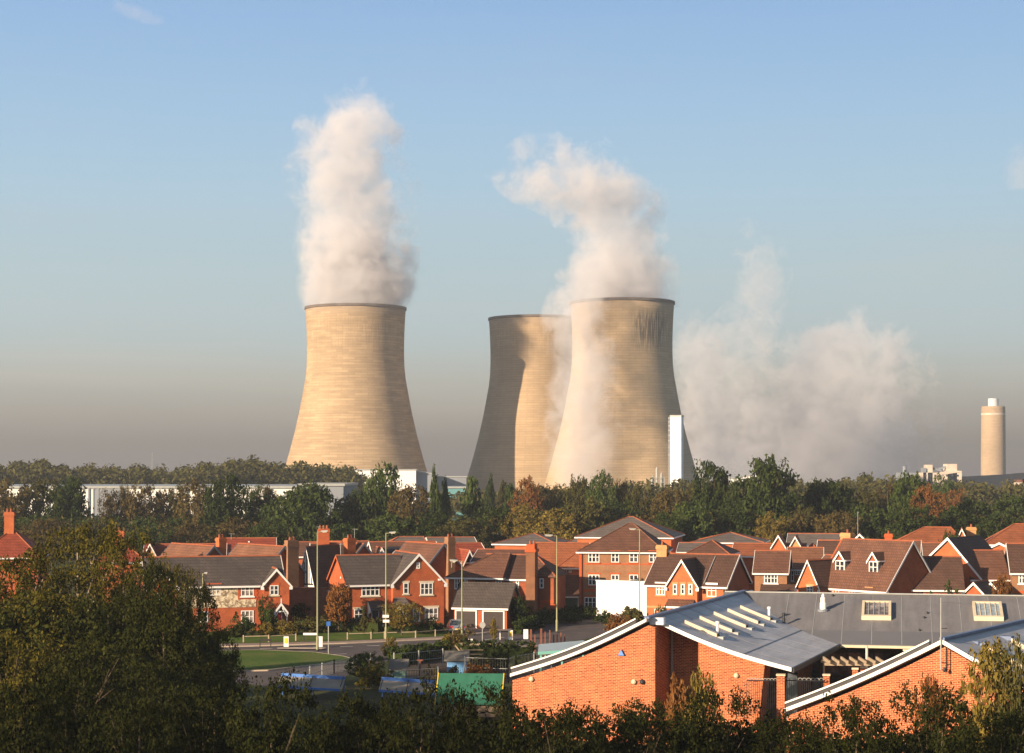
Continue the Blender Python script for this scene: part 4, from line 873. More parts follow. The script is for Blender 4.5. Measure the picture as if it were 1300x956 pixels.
h, *_ = back('brown plain roof behind the centre left house', 418, 470, 232, 10, 706, 687, 'tile_brown', 9); h.aerial(h.u(450, 4), 4, 8, h.v(671, 4, 4), .7)
h, *_ = back('grey roof with a dark solar strip behind the white edged gable', 470, 548, 250, 10, 705, 681.5, 'slate_pale', 10, 'h', hl=.9, hr=.1)
h, *_ = back('brown roofed house with a tiny white gable behind the centre left house', 478, 560, 228, 14, 712, 687.5, 'tile_brown', 9)
h.gable(h.u(480, -.8), h.u(489, -.8), -.8, 3, h.v(704, 1), h.v(695, 1), M['tile_brown'], 'y', ends=(1, 0), fasc=(0, 0), oh=.05); h.body(h.u(480.5, -.8), h.u(488.5, -.8), -.8, 3, h.v(704, 1), h.v(695, 1), 'y', wall=M['white'], name='gable_wall')
MB().prism([(h.u(494, 1), 1.2, h.v(702, 2, 1.2)), (h.u(514, 1), 1.2, h.v(702, 2, 1.2)), (h.u(514, 1), 2.6, h.v(695, 2, 2.6)), (h.u(494, 1), 2.6, h.v(695, 2, 2.6))], (0, 0, .12)).build('solar_panel', M['dark'], h.r)
h, *_ = back('low grey ridge roof at the back, left of the red roof', 548, 606, 268, 10, 694, 682, 'slate_pale', 9)
h, Wd, ze, zr = back('bright red tiled roof behind the stepped terrace', 563, 622, 230, 20, 712, 689.5, 'tile_red', 8.5); h.gable(h.u(585), h.u(600), -1, 4, ze-.3, zr-.7, M['tile_red'], 'y', ends=(1, 0), fasc=(0, 0))
h, *_ = back('brown ridge behind the stepped terrace roofs', 600, 668, 222, -12, 712, 697.5, 'tile_brown', 8)
h, *_ = back('red hipped roof house with an orange chimney above the bushes, far left', -32, 48, 208, 8, 706, 672, 'tile_red', 11, 'h', wall='brick_red')
h.chimney(h.u(12, 5), 5, 8, h.v(650, 4, 5), 1.1, .9, M['brick_orange'], 2)
h, *_ = back('red hipped roof mostly hidden behind the bushes, with a lone chimney', 120, 184, 214, 8, 712, 688, 'tile_red', 9, 'h', wall='brick_red')
h.chimney(h.u(152, 4.5), 4.5, 8, h.v(674, 4, 4.5), 1.0, .8, M['brick_orange'], 1)
# brick garden wall between the left houses
g = House('pinkish brick garden wall between the flint cottages and the red brick house', 366, 206, 10, M['brick_pink'], 'garden_wall', 'wall'); x1 = g.u(416); MB().box(0, 0, 0, x1, .3, g.v(747, 2)).build('wall', M['brick_pink'], g.r); MB().box(-.05, -.06, g.v(747, 2)+.002, x1+.05, .36, g.v(747, 2)+.1).build('coping', M['brick_pink'], g.r)
# ---------------------------------------------------------------- school with swooping grey roofs (foreground right)
def wing(label, px, py, zr, a, hl, hr, L, zl, zrr, barge_px=None, front_set=(0, 0)):
    """root on the ground under the ridge's front end; x right, y back; concave slopes"""
    Y = (H-zr)*F/(py-HY); r = empty('school_wing', (PX(px, Y), Y, 0), a, label, 'school'); return r, Y
def swoop(w_, z0, z1, n=10, sag=.35, sgn=1):
    """points from the ridge (0,z0) out to (w_,z1), dished"""
    return [(sgn*w_*i/n, z0+(z1-z0)*(i/n)-sag*math.sin(math.pi*i/n)) for i in range(n+1)]
def band_solid(mb, prof, y0, y1, t):
    top = [(x, z) for x, z in prof]; bot = [(x, z-t) for x, z in prof]
    for (a, b_), (c, d) in zip(zip(top, top[1:]), zip(bot, bot[1:])):
        mb.prism([(a[0], y0, a[1]), (b_[0], y0, b_[1]), (d[0], y0, d[1]), (c[0], y0, c[1])], (0, y1-y0, 0))
ZR = 8.0
# wing one
r1, Y1 = wing('near school wing with five long roof ribs and a curved white fascia', 823, 785, ZR, -20.4, 9, 9, 27, 4.2, 5.0)
A = R(-20.4); zl = 4.15; zrr = 5.1; L = 26
pl = swoop(9.2, ZR, zl, 12, .30, -1); pr = swoop(9.0, ZR, zrr, 12, .30, 1)
# gable wall: left half plus a short return past the ridge
b = MB(); pts = [(0.45, 0, 0), (0.45, 0, ZR-.55)]+[(x, 0, z-.45) for x, z in pl[0:]]+[(-9.2, 0, 0)]
b.prism(pts, (0, 24, 0)).build('gable_wall', M['brick_school'], r1)
rs = 3.5   # right half stands back from the gable
b = MB(); b.prism([(.46, rs, 0), (.46, rs, ZR-.5)]+[(x, rs, z-.4) for x, z in pr if .46 < x < 6.9]+[(6.2, rs, 0)], (0, 20, 0)).build('inner_wall', M['brick_school'], r1)
b = MB(); band_solid(b, pl, -.35, L, .22); b.build('left_roof', M['membrane'], r1)
b = MB(); band_solid(b, pr, .9, L+3.2, .22); rr_ = b.build('right_roof', M['membrane'], r1)
b = MB()
band_solid(b, [(x, z+.03) for x, z in pl], -.46, -.35, .20); b.build('fascia', M['white'], r1)
b = MB(); band_solid(b, [(x, z+.42) for x, z in pl[1:]], -.30, -.22, .10); b.build('verge_rail', M['white'], r1)
b = MB(); band_solid(b, [(x, z+.33) for x, z in pl[1:]], -.22, -.02, .33); b.build('verge_upstand', M['dark'], r1)
b = MB(); band_solid(b, [(x, z+.04) for x, z in pr], .78, .9, .26); b.box(0.0, .3, ZR-.42, .9, .78, ZR+.02); b.build('curved_fascia', M['white'], r1)
b = MB(); b.box(-.16, -.4, ZR+.0, .16, L+1, ZR+.14); b.build('ridge_capping', M['flashing'], r1)
b = MB(); b.box(9.0, .9, zrr-.3, 9.14, L-8, zrr+.02); b.build('gutter', M['dark'], r1)
def on(prof, x):
    for (a, za), (c, zc) in zip(prof, prof[1:]):
        if min(a, c) <= x <= max(a, c): return za+(zc-za)*(x-a)/(c-a)
    return prof[-1][1]
# five long ribs running down the slope, each a rooflight upstand
def loc_on_plane(root, a, px, py, prof):
    """local (x,y) where the sight line through a photo point meets the dished slope"""
    best = None; X0, Y0 = root.location.x, root.location.y
    for i in range(900):
        x = 9*i/900; z = on(prof, x); k = (px-650)/F; t = (H-z)*F/(py-HY)   # Y of the hit for this height
        X = k*t; dx, dy = X-X0, t-Y0; lx = dx*math.cos(a)+dy*math.sin(a); ly = -dx*math.sin(a)+dy*math.cos(a)
        e = abs(lx-x)
        if best is None or e < best[0]: best = (e, lx, ly, z)
    return best[1:]
ribs = [((869.5, 791), (910, 808.5)), ((888.5, 785.5), (929, 803)), ((906, 780), (947, 797)), ((923.5, 776), (962.5, 792)), ((939.5, 772), (978, 787.5))]
for i, (p, q) in enumerate(ribs):
    a_ = loc_on_plane(r1, A, *p, pr); c_ = loc_on_plane(r1, A, *q, pr); y_ = (a_[1]+c_[1])/2; n = 8
    e_ = empty('rooflight', (0, 0, 0)); e_.parent = r1
    b = MB(); b2 = MB(); b3 = MB()
    prof = [(a_[0]+(c_[0]-a_[0])*k/n, on(pr, a_[0]+(c_[0]-a_[0])*k/n)) for k in range(n+1)]
    band_solid(b, [(x, z+.20) for x, z in prof], y_-.04, y_+.0, .2); b.build('upstand', M['cream'], e_)
    band_solid(b2, [(x, z+.21) for x, z in prof], y_+.002, y_+.55, .12); b2.build('cover', M['membrane'], e_)
    x = prof[-1][0]; z = prof[-1][1]; b3.box(x+.002, y_-.05, z-.1, x+.06, y_+.55, z+.19); x = prof[0][0]; b3.build('end_louvre', M['dark'], e_)
    MB().box(prof[-1][0]+.062, y_-.1, z-.2, prof[-1][0]+.45, y_+.62, z+.02).build('apron', M['steel'], e_)
for px, py, m_ in ((911, 803, 'white'), (976.5, 783, 'white'), (995, 791, 'dark')):
    x, y, z = loc_on_plane(r1, A, px, py, pr); MB().lathe([(.1, z-.1), (.1, z+.55), (.15, z+.58), (.15, z+.72), (.02, z+.76)], 10, (x, y)).build('vent_pipe', M[m_], r1)
# roof seams
b = MB(); (x0, y0, _), (x1, y1, _) = loc_on_plane(r1, A, 947, 827, pr), loc_on_plane(r1, A, 1017, 800.5, pr)
n = 10; ym = (y0+y1)/2
b = MB(); xs = 5.9; b.box(xs-.035, .95, on(pr, xs)+.006, xs+.035, L+2, on(pr, xs)+.02)
for yy_ in (3.2, 6.4, 9.6, 12.8, 16): band_solid(b, [(x, z+.018) for x, z in pr], yy_, yy_+.03, .012)
b.build('roof_seams', M['lead'], r1)
# wall fittings
def fit(r, x, y, z, rad, m_): return MB().lathe([(rad*.6, 0), (rad, .05), (rad*.9, .14), (rad*.4, .2)], 14).build('bulkhead_lamp', m_, r)
def wallpt(root, a, px, py, y=0):
    k = (px-650)/F; X0, Y0 = root.location.x, root.location.y; c, n = math.cos(a), math.sin(a)
    u = (k*(Y0+c*y)-(X0-n*y))/(c-k*n); return u, PZ(py, Y0+n*u+c*y)
for px, py, yy_, mt in ((675, 862, 0, 'cream'), (805, 865.5, 0, 'cream'), (815.5, 865.5, 0, 'dark'), (935, 857.5, rs, 'cream')):
    u, z = wallpt(r1, A, px, py, yy_); o = fit(r1, u, 0, z, .17, M[mt]); o.rotation_euler = (R(90), 0, 0); o.location = (u, yy_, z)
u, z = wallpt(r1, A, 789.5, 829); MB().prism([(u-.2, 0, z-.15), (u+.2, 0, z-.15), (u, 0, z+.22)], (0, -.18, 0)).build('alarm_box', M['blue_paint'], r1)
b = MB(); b.cyl((.62, rs-.12, 0), (.62, rs-.12, ZR-.8), .06); b.build('downpipe', M['steel'], r1)
# dark opening under the roof with glazing, brick piers
b = MB(); b.box(6.3, 5.5, 0, 8.4, 5.6, 4.6); b.build('glazed_screen', M['glass'], r1)
b = MB(); b.box(6.25, 5.4, 0, 6.4, 5.7, 4.7); b.box(7.3, 5.4, 0, 7.4, 5.7, 4.7); b.box(6.3, 5.4, 2.3, 8.4, 5.7, 2.45); b.build('screen_frame', M['dark'], r1)

# main block
dirm = R(-12); X0, Y0 = 17.8, 139.5
rm = empty('school_main_block', (X0, Y0, 0), -12, 'long school block with a plain grey roof, two square rooflights and a vent cowl', 'school')
def mloc(px, py):    # sight line on the front slope: z falls from ZR at y=0 to zrr at y=-10.2
    best = None
    for i in range(800):
        y = -10.2*i/800; z = ZR+(zrr-ZR)*(i/800); t = (H-z)*F/(py-HY); X = (px-650)/F*t; dx, dy = X-X0, t-Y0
        lx = dx*math.cos(dirm)+dy*math.sin(dirm); ly = -dx*math.sin(dirm)+dy*math.cos(dirm)
        if best is None or abs(ly-y) < best[0]: best = (abs(ly-y), lx, ly, z)
    return best[1:]
SL = (ZR-zrr)/10.2
LM = 34
xv = 2.6
b = MB(); b.prism([(-1.5, 0, ZR), (-1.5, -.8, ZR-SL*.8), (xv, -10.2, zrr), (LM, -10.2, zrr), (LM, 0, ZR)], (0, 0, -.2)); b.build('front_roof', M['membrane_dark'], rm)
MB().prism([(-1.5, 0.01, ZR), (LM, 0.01, ZR), (LM, 10, zrr), (-1.5, 10, zrr)], (0, 0, -.2)).build('back_roof', M['membrane'], rm)
MB().box(-1.4, -.12, ZR+.002, LM, .12, ZR+.09).build('ridge_capping', M['steel'], rm)
b = MB(); b.box(xv+.4, -10.34, zrr-.2, LM, -10.2, zrr-.02); b.build('gutter', M['cream'], rm)
b = MB()
for i in range(15): x = 3.5+i*2.1; b.prism([(x, -.3, ZR-SL*.3+.004), (x+.035, -.3, ZR-SL*.3+.004), (x+.035, -10.1, zrr+SL*.1+.004), (x, -10.1, zrr+SL*.1+.004)], (0, 0, .014))
b.build('roof_seams', M['steel'], rm)
b = MB(); yq = -7.6; b.prism([(-.5+xv*.7, yq, ZR+SL*yq+.006), (LM, yq, ZR+SL*yq+.006), (LM, -10.19, zrr+.006), (xv+.05, -10.19, zrr+.006)], (0, 0, .012)).build('eaves_strip', plain('eaves felt', (.135, .135, .145), .6, .4, .06, .4), rm)
b = MB(); b.box(0.5, 2, 0, LM-.5, 9.5, zrr-.1); b.box(3.5, -6.6, 0, LM-.5, 2, zrr-.25); b.build('wall', plain('shaded recess wall', (.08, .055, .04), .9, .2), rm)  # shade under the eaves is put into this dark wall colour
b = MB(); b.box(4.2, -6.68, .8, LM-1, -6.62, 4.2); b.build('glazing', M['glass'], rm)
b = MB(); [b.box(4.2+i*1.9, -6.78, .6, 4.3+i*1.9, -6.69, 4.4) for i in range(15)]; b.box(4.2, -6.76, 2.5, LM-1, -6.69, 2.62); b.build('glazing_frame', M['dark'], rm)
for (p0, p1, q0, q1, cur) in ((1093, 1132, 768, 786, 0), (1237, 1273.5, 769, 787, 1)):
    xa, ya, za = mloc((p0+p1)/2-17, q1); xb, yb, zb = mloc((p0+p1)/2+17, q1); _, yc, zc = mloc((p0+p1)/2, q0)
    e_ = empty('square_rooflight', (0, 0, 0)); e_.parent = rm; b = MB(); w2 = .09
    def q3(x, y, up): return (x, y, ZR+SL*y+up)
    for (x0, x1, y0, y1) in ((xa-.1, xb+.1, ya-.15, ya+w2), (xa-.1, xb+.1, yc-w2, yc+.1), (xa-.1, xa+w2, ya+w2, yc-w2), (xb-w2, xb+.1, ya+w2, yc-w2)):
        b.prism([q3(x0, y0, -.05), q3(x1, y0, -.05), q3(x1, y1, -.05), q3(x0, y1, -.05)], (0, 0, .36))
    b.build('kerb_frame', M['cream'], e_)
    b = MB().prism([q3(xa+w2, ya+w2, .2), q3(xb-w2, ya+w2, .2), q3(xb-w2, yc-w2, .2), q3(xa+w2, yc-w2, .2)], (0, 0, .03))
    b.build('pane', M['curtain'] if cur == 0 else plain('rooflight pane', (.3, .36, .38), .15, .6, .3, 3), e_)
    b = MB(); n = 5
    for i in range(1, n): x = xa+(xb-xa)*i/n; b.prism([q3(x-.03, ya+w2, .235), q3(x+.03, ya+w2, .235), q3(x+.03, yc-w2, .235), q3(x-.03, yc-w2, .235)], (0, 0, .04))
    b.build('glazing_bar', M['cream'] if cur else M['steel'], e_)
x, y, z = mloc(1045, 775); e_ = MB().lathe([(.24, z-.1), (.24, z+.55), (.19, z+.6), (.19, z+.95), (.11, z+1.0), (.11, z+1.15), (.03, z+1.25)], 16, (x, y)).build('vent_cowl', M['white'], rm); MB().lathe([(.42, z-.1), (.40, z+.08), (.25, z+.1)], 16, (x, y)).build('flashing', M['lead'], e_)
for px, py in ((1167, 801), (1173, 785), (1177, 779), (1057, 757)):
    x, y, z = mloc(px, py); MB().lathe([(.09, z-.05), (.09, z+.14), (.02, z+.16)], 8, (x, y)).build('roof_vent', M['dark'], rm)
b = MB()
for px, pt, pb, m_ in ((1150, 824, 868, 0),):
    pass
def yard(px, py): k = (H-0)*F; return None
# piers, pergola and gates in the shaded court, all their own things
Yc = 120.5
def pier(px0, px1, pyt, Y, label, mat='brick_school'):
    x0, x1 = PX(px0, Y), PX(px1, Y); b = MB().box(0, 0, 0, x1-x0, x1-x0, PZ(pyt, Y)-.1)
    e_ = empty('brick_pier', (x0, Y, 0), -12, label, 'pillar', 'brick piers in the school court'); b.build('shaft', M[mat], e_); MB().box(-.04, -.04, PZ(pyt, Y)-.098, x1-x0+.04, x1-x0+.04, PZ(pyt, Y)).build('cap', M['cream'], e_)
pier(986, 996, 856, 113.6, 'brick gate pier left, under the tip of the curved roof'); pier(1045, 1053, 856, 114.5, 'brick gate pier right of the second scalloped gate')
pier(1082, 1089, 848, 117, 'brick pier carrying the pergola, left one of two'); pier(1092.5, 1099, 846.5, 118.4, 'brick pier carrying the pergola, right one of two')
pier(1147, 1153, 824.5, 122, 'short brick pier beside the near gable, under the long eaves')
pg = empty('pergola', (PX(1047, 117.6), 117.6, 0), -2, 'timber pergola with short rafters in the dark court', 'pergola'); b = MB(); zz = PZ(845, 117.6); w_ = PX(1127, 117.6)-PX(1047, 117.6)
b.box(0, 0, zz, w_, .14, zz+.18); b.box(0, 1.8, zz, w_, 1.94, zz+.18); b.build('beam', M['timber'], pg); b = MB(); [b.box(.2+i*.58, -.45, zz+.182, .3+i*.58, 2.4, zz+.36) for i in range(7)]; b.build('rafter', M['timber'], pg)
[MB().box(x-.06, 1.75, 0, x+.06, 1.9, zz).build('post', M['timber'], pg) for x in (.2, w_-.2)]
tag(MB().cyl((0, 0, 0), (0, 0, PZ(820, 119.5)), .09).build('standpipe', plain('pinkish pipe', (.6, .42, .36), .6, .3), loc=(PX(1100.5, 119.5), 119.5, 0)), 'pinkish upright pipe behind the pergola', 'pipe')
def gate(px0, px1, Y, label):
    x0 = PX(px0, Y); w_ = PX(px1, Y)-x0; r = empty('railing_gate', (x0, Y, 0), -4, label, 'gate', 'scalloped railing gates'); zt = PZ(862.5, Y)
    b = MB(); b.box(0, 0, .15, w_, .04, .22); b.box(0, 0, zt-.1, w_, .04, zt-.03); n = int(w_/.13)
    for i in range(n+1): b.cyl((i*w_/n, .02, .05), (i*w_/n, .02, zt-.05), .014, .014, 5)
    b.build('bars', M['dark'], r); b = MB(); m_ = 9
    for i in range(m_):
        c = (i+.5)*w_/m_; rr = w_/m_/2*.95
        for k in range(8): t0, t1 = math.pi*k/8, math.pi*(k+1)/8; b.beam((c+rr*math.cos(t0), .02, zt-.03+rr*math.sin(t0)), (c+rr*math.cos(t1), .02, zt-.03+rr*math.sin(t1)), .035, .035, (0, 1, 0))
    b.build('hoops', M['steel'], r)
gate(948, 986, 114, 'scalloped steel railing gate between the brick corner and the first gate pier'); gate(997, 1045, 114.3, 'scalloped steel railing gate between the two gate piers')

# wing two, far right
A2 = R(-33); r2, Y2 = wing('near right school wing, low brick gable with a ladder on it', 1199, 812, ZR, -33, 9, 9, 20, 4, 5)
pl = swoop(9.5, ZR, 3.5, 12, .18, -1); pr2 = swoop(9.0, ZR, 3.9, 12, .15, 1)
MB().prism([(9.0, 0, 0)]+[(x, 0, z-.4) for x, z in pr2[::-1]]+[(x, 0, z-.45) for x, z in pl[1:]]+[(-9.5, 0, 0)], (0, 16, 0)).build('gable_wall', M['brick_school'], r2)
b = MB(); band_solid(b, pl, -.3, 17, .22); b.build('left_roof', M['membrane'], r2); b = MB(); band_solid(b, pr2, -.3, 17, .22); b.build('right_roof', M['membrane'], r2)
b = MB(); band_solid(b, [(x, z+.04) for x, z in pl[2:]], -.42, -.3, .22); band_solid(b, [(x, z+.04) for x, z in pr2], -.42, -.3, .24); band_solid(b, [(x, z+.04) for x, z in pl[:3]], -.43, -.3, .24); b.build('fascia', M['white'], r2)
b = MB(); band_solid(b, [(x, z+.40) for x, z in pl[1:]], -.28, -.2, .10); b.build('verge_rail', M['white'], r2); b = MB(); band_solid(b, [(x, z+.3) for x, z in pl[1:]], -.2, 0, .3); b.build('verge_upstand', M['dark'], r2)
MB().box(-.15, -.4, ZR, .15, 17.2, ZR+.14).build('ridge_capping', M['flashing'], r2)
for i, (px, py) in enumerate(((1250, 823), (1284, 816))):
    x, y, z = loc_on_plane(r2, A2, px, py, pr2); e_ = empty('rooflight', (0, 0, 0)); e_.parent = r2; prof = [(x+.0+k*.5, on(pr2, x+k*.5)) for k in range(6)]
    b = MB(); band_solid(b, [(q, zz+.26) for q, zz in prof], y-.05, y, .24); b.build('upstand', M['cream'], e_); b = MB(); band_solid(b, [(q, zz+.27) for q, zz in prof], y+.002, y+.5, .1); b.build('cover', M['membrane'], e_)
    MB().box(x-.9, y+.02, z+.12, x-.02, y+.6, z+.36).build('vent_hood', M['flashing'], e_)
# ladder / aerial pole on the gable
u, zb = wallpt(r2, A2, 1198.5, 845); zt = PZ(758, r2.location.y); lad = empty('aerial_pole', (r2.location.x+math.cos(A2)*u+math.sin(A2)*.5, r2.location.y+math.sin(A2)*u-math.cos(A2)*.5, 0), -33, 'tall thin aerial pole with a short side bracket on the near right gable', 'pole')
MB().cyl((0, 0, zb-.2), (0, 0, zt), .045, .03, 8).build('pole', M['steel'], lad); b = MB(); b.cyl((.28, .2, zb-.3), (.28, .2, ZR-.5), .03, .03, 6); [b.beam((0, 0, zb+.2+k*.95), (.28, .2, zb+.2+k*.95), .04, .04) for k in range(3)]; b.lathe([(.05, zb-.3), (.11, zb-.2), (.05, zb-.05)], 10, (.2, 0)); b.build('bracket', M['dark'], lad)
b = MB(); b.beam((-.05, 0, zt-.25), (1.1, .1, zt-.28), .03, .03); b.build('aerial_boom', M['dark'], lad)
# ---------------------------------------------------------------- trees
def leaves(centres, radii, per, leaf, rng, flat=.6, up=.35):
    """quads scattered in clumps -> verts, faces"""
    C = np.repeat(centres, per, 0); Rr = np.repeat(radii, per)[:, None]; n = len(C)
    d = rng.normal(size=(n, 3)); d /= np.linalg.norm(d, axis=1)[:, None]
    p = C+d*Rr*(rng.random((n, 1))**.45)*np.array([1, 1, .8])
    nrm = d*.8+rng.normal(size=(n, 3))*.7+np.array([0, 0, up]); nrm /= np.linalg.norm(nrm, axis=1)[:, None]
    t = np.cross(nrm, rng.normal(size=(n, 3))); t /= np.linalg.norm(t, axis=1)[:, None]; bt = np.cross(nrm, t)
    s = leaf*(.55+.9*rng.random((n, 1))); a = t*s; b = bt*s*flat
    v = np.stack([p-a, p-b*.9, p+a, p+b*.9], 1).reshape(-1, 3)
    return v
def quadmesh(name, v, mat):
    n = len(v)//4; me = bpy.data.meshes.new(name); me.vertices.add(len(v)); me.vertices.foreach_set('co', v.astype(np.float32).ravel())
    me.loops.add(n*4); me.loops.foreach_set('vertex_index', np.arange(n*4, dtype=np.int32)); me.polygons.add(n); me.polygons.foreach_set('loop_start', np.arange(0, n*4, 4, dtype=np.int32))
    me.polygons.foreach_set('loop_total', np.full(n, 4, np.int32)) if False else None
    me.update(calc_edges=True); me.materials.append(mat); return me
def crown_mesh(name, seed, shape, ncl, per, leaf, cr=.2):
    """unit crown: radius about 1, height 0..2 (scaled later)"""
    rng = np.random.default_rng(seed); cs = []; rd = []
    lobes = [(rng.uniform(0, 2*math.pi), rng.uniform(-.4, .9), rng.uniform(.12, .34)) for _ in range(7)]
    while len(cs) < ncl:
        d = rng.normal(size=3); d /= np.linalg.norm(d); r = rng.random()**(1/2.2)
        th = math.atan2(d[1], d[0]); k = (.86 if shape == 'round' else .78)+sum((.7*w_ if shape == 'round' else w_)*max(0, math.cos(th-a)*.8+.2-abs(d[2]-e)*1.1) for a, e, w_ in lobes)
        p = d*r*k
        if shape == 'poplar': p = np.array([p[0]*.8, p[1]*.8, p[2]]); p[:2] *= (1-.5*max(0, p[2]))
        elif shape == 'bush': p[2] = abs(p[2])*1.1-.75
        elif shape == 'cone': p[:2] *= max(.05, .62-.55*p[2])
        elif shape == 'open' and rng.random() < .35 and r < .8: continue
        if shape == 'round' and p[2] < -.55: p[2] *= .8
        cs.append((p[0], p[1], p[2]+1)); rd.append(cr*rng.uniform(.6, 1.25))
    v = leaves(np.array(cs), np.array(rd), per, leaf, rng)
    v[:, 2] = np.maximum(v[:, 2], .02); return quadmesh(name, v, LF['green'])
def trunk_mesh(seed, spread=.55, n=7):
    rnd = random.Random(seed); b = MB(); b.cyl((0, 0, -.02), (.02, .01, .75), .055, .035, 8); 
    b.cyl((.02, .01, .74), (rnd.uniform(-.06, .06), rnd.uniform(-.06, .06), 1.7), .035, .008, 6)
    for i in range(n):
        t = 2*math.pi*(i+rnd.random()*.6)/n; z = .35+.9*i/n; s = spread*rnd.uniform(.7, 1.1)
        m_ = (s*.5*math.cos(t), s*.5*math.sin(t), z+.22); e_ = (s*math.cos(t+.2), s*math.sin(t+.2), z+.3+rnd.uniform(.1, .35))
        b.cyl((.01, 0, z), m_, .022, .014, 5); b.cyl(m_, e_, .014, .004, 5)
        b.cyl(m_, (m_[0]*1.3-m_[1]*.5, m_[1]*1.3+m_[0]*.5, m_[2]+.3), .01, .003, 4)
    o = b.build('trunk', M['bark']); me = o.data; bpy.data.objects.remove(o); return me
TR = [trunk_mesh(i) for i in range(4)]
CM = {'round': [crown_mesh('crown', i, 'round', 190, 40, .06, .24) for i in range(5)],
      'open': [crown_mesh('crown', 20+i, 'open', 170, 34, .048, .20) for i in range(4)],
      'poplar': [crown_mesh('crown', 40+i, 'poplar', 130, 34, .07, .22) for i in range(3)],
      'bush': [crown_mesh('crown', 60+i, 'bush', 90, 34, .07, .22) for i in range(4)],
      'cone': [crown_mesh('crown', 80+i, 'cone', 110, 30, .07, .16) for i in range(2)],
      'near': [crown_mesh('crown', 100+i, 'open', 330, 50, .024, .155) for i in range(3)]}
_tc = [0]
def tree(px, pyt, hw, Y, kind, shape, label, name='tree', cat='tree', group=None, base=0, wide=1.0, bark='bark', zbot=None):
    i = _tc[0]; _tc[0] += 1; z = PZ(pyt, Y)-base; rad = hw/F*Y*1.06
    low = 0 if shape in ('bush', 'cone') else (.12 if shape != 'poplar' else .05)
    r = empty(name, (PX(px, Y), Y, base), (i*67) % 360, label, cat, group)
    c = bpy.data.objects.new('crown', CM[shape][i % len(CM[shape])]); col.objects.link(c); c.parent = r
    if shape == 'bush': c.scale = (rad, rad*wide, z/1.42)
    else: h_ = z*(1-low); c.scale = (rad, rad*wide, h_/1.93); c.location = (0, 0, z*low)
    c.material_slots[0].link = 'OBJECT'; c.material_slots[0].material = LF[kind]
    if shape != 'bush':
        t = bpy.data.objects.new('trunk', TR[i % 4]); col.objects.link(t); t.parent = r; q = min(rad*1.25, z*.5) if shape != 'poplar' else rad*.8; t.scale = (q*1.1, q*1.1, z/1.95)
        if bark != 'bark': t.material_slots[0].link = 'OBJECT'; t.material_slots[0].material = M[bark]
    return r
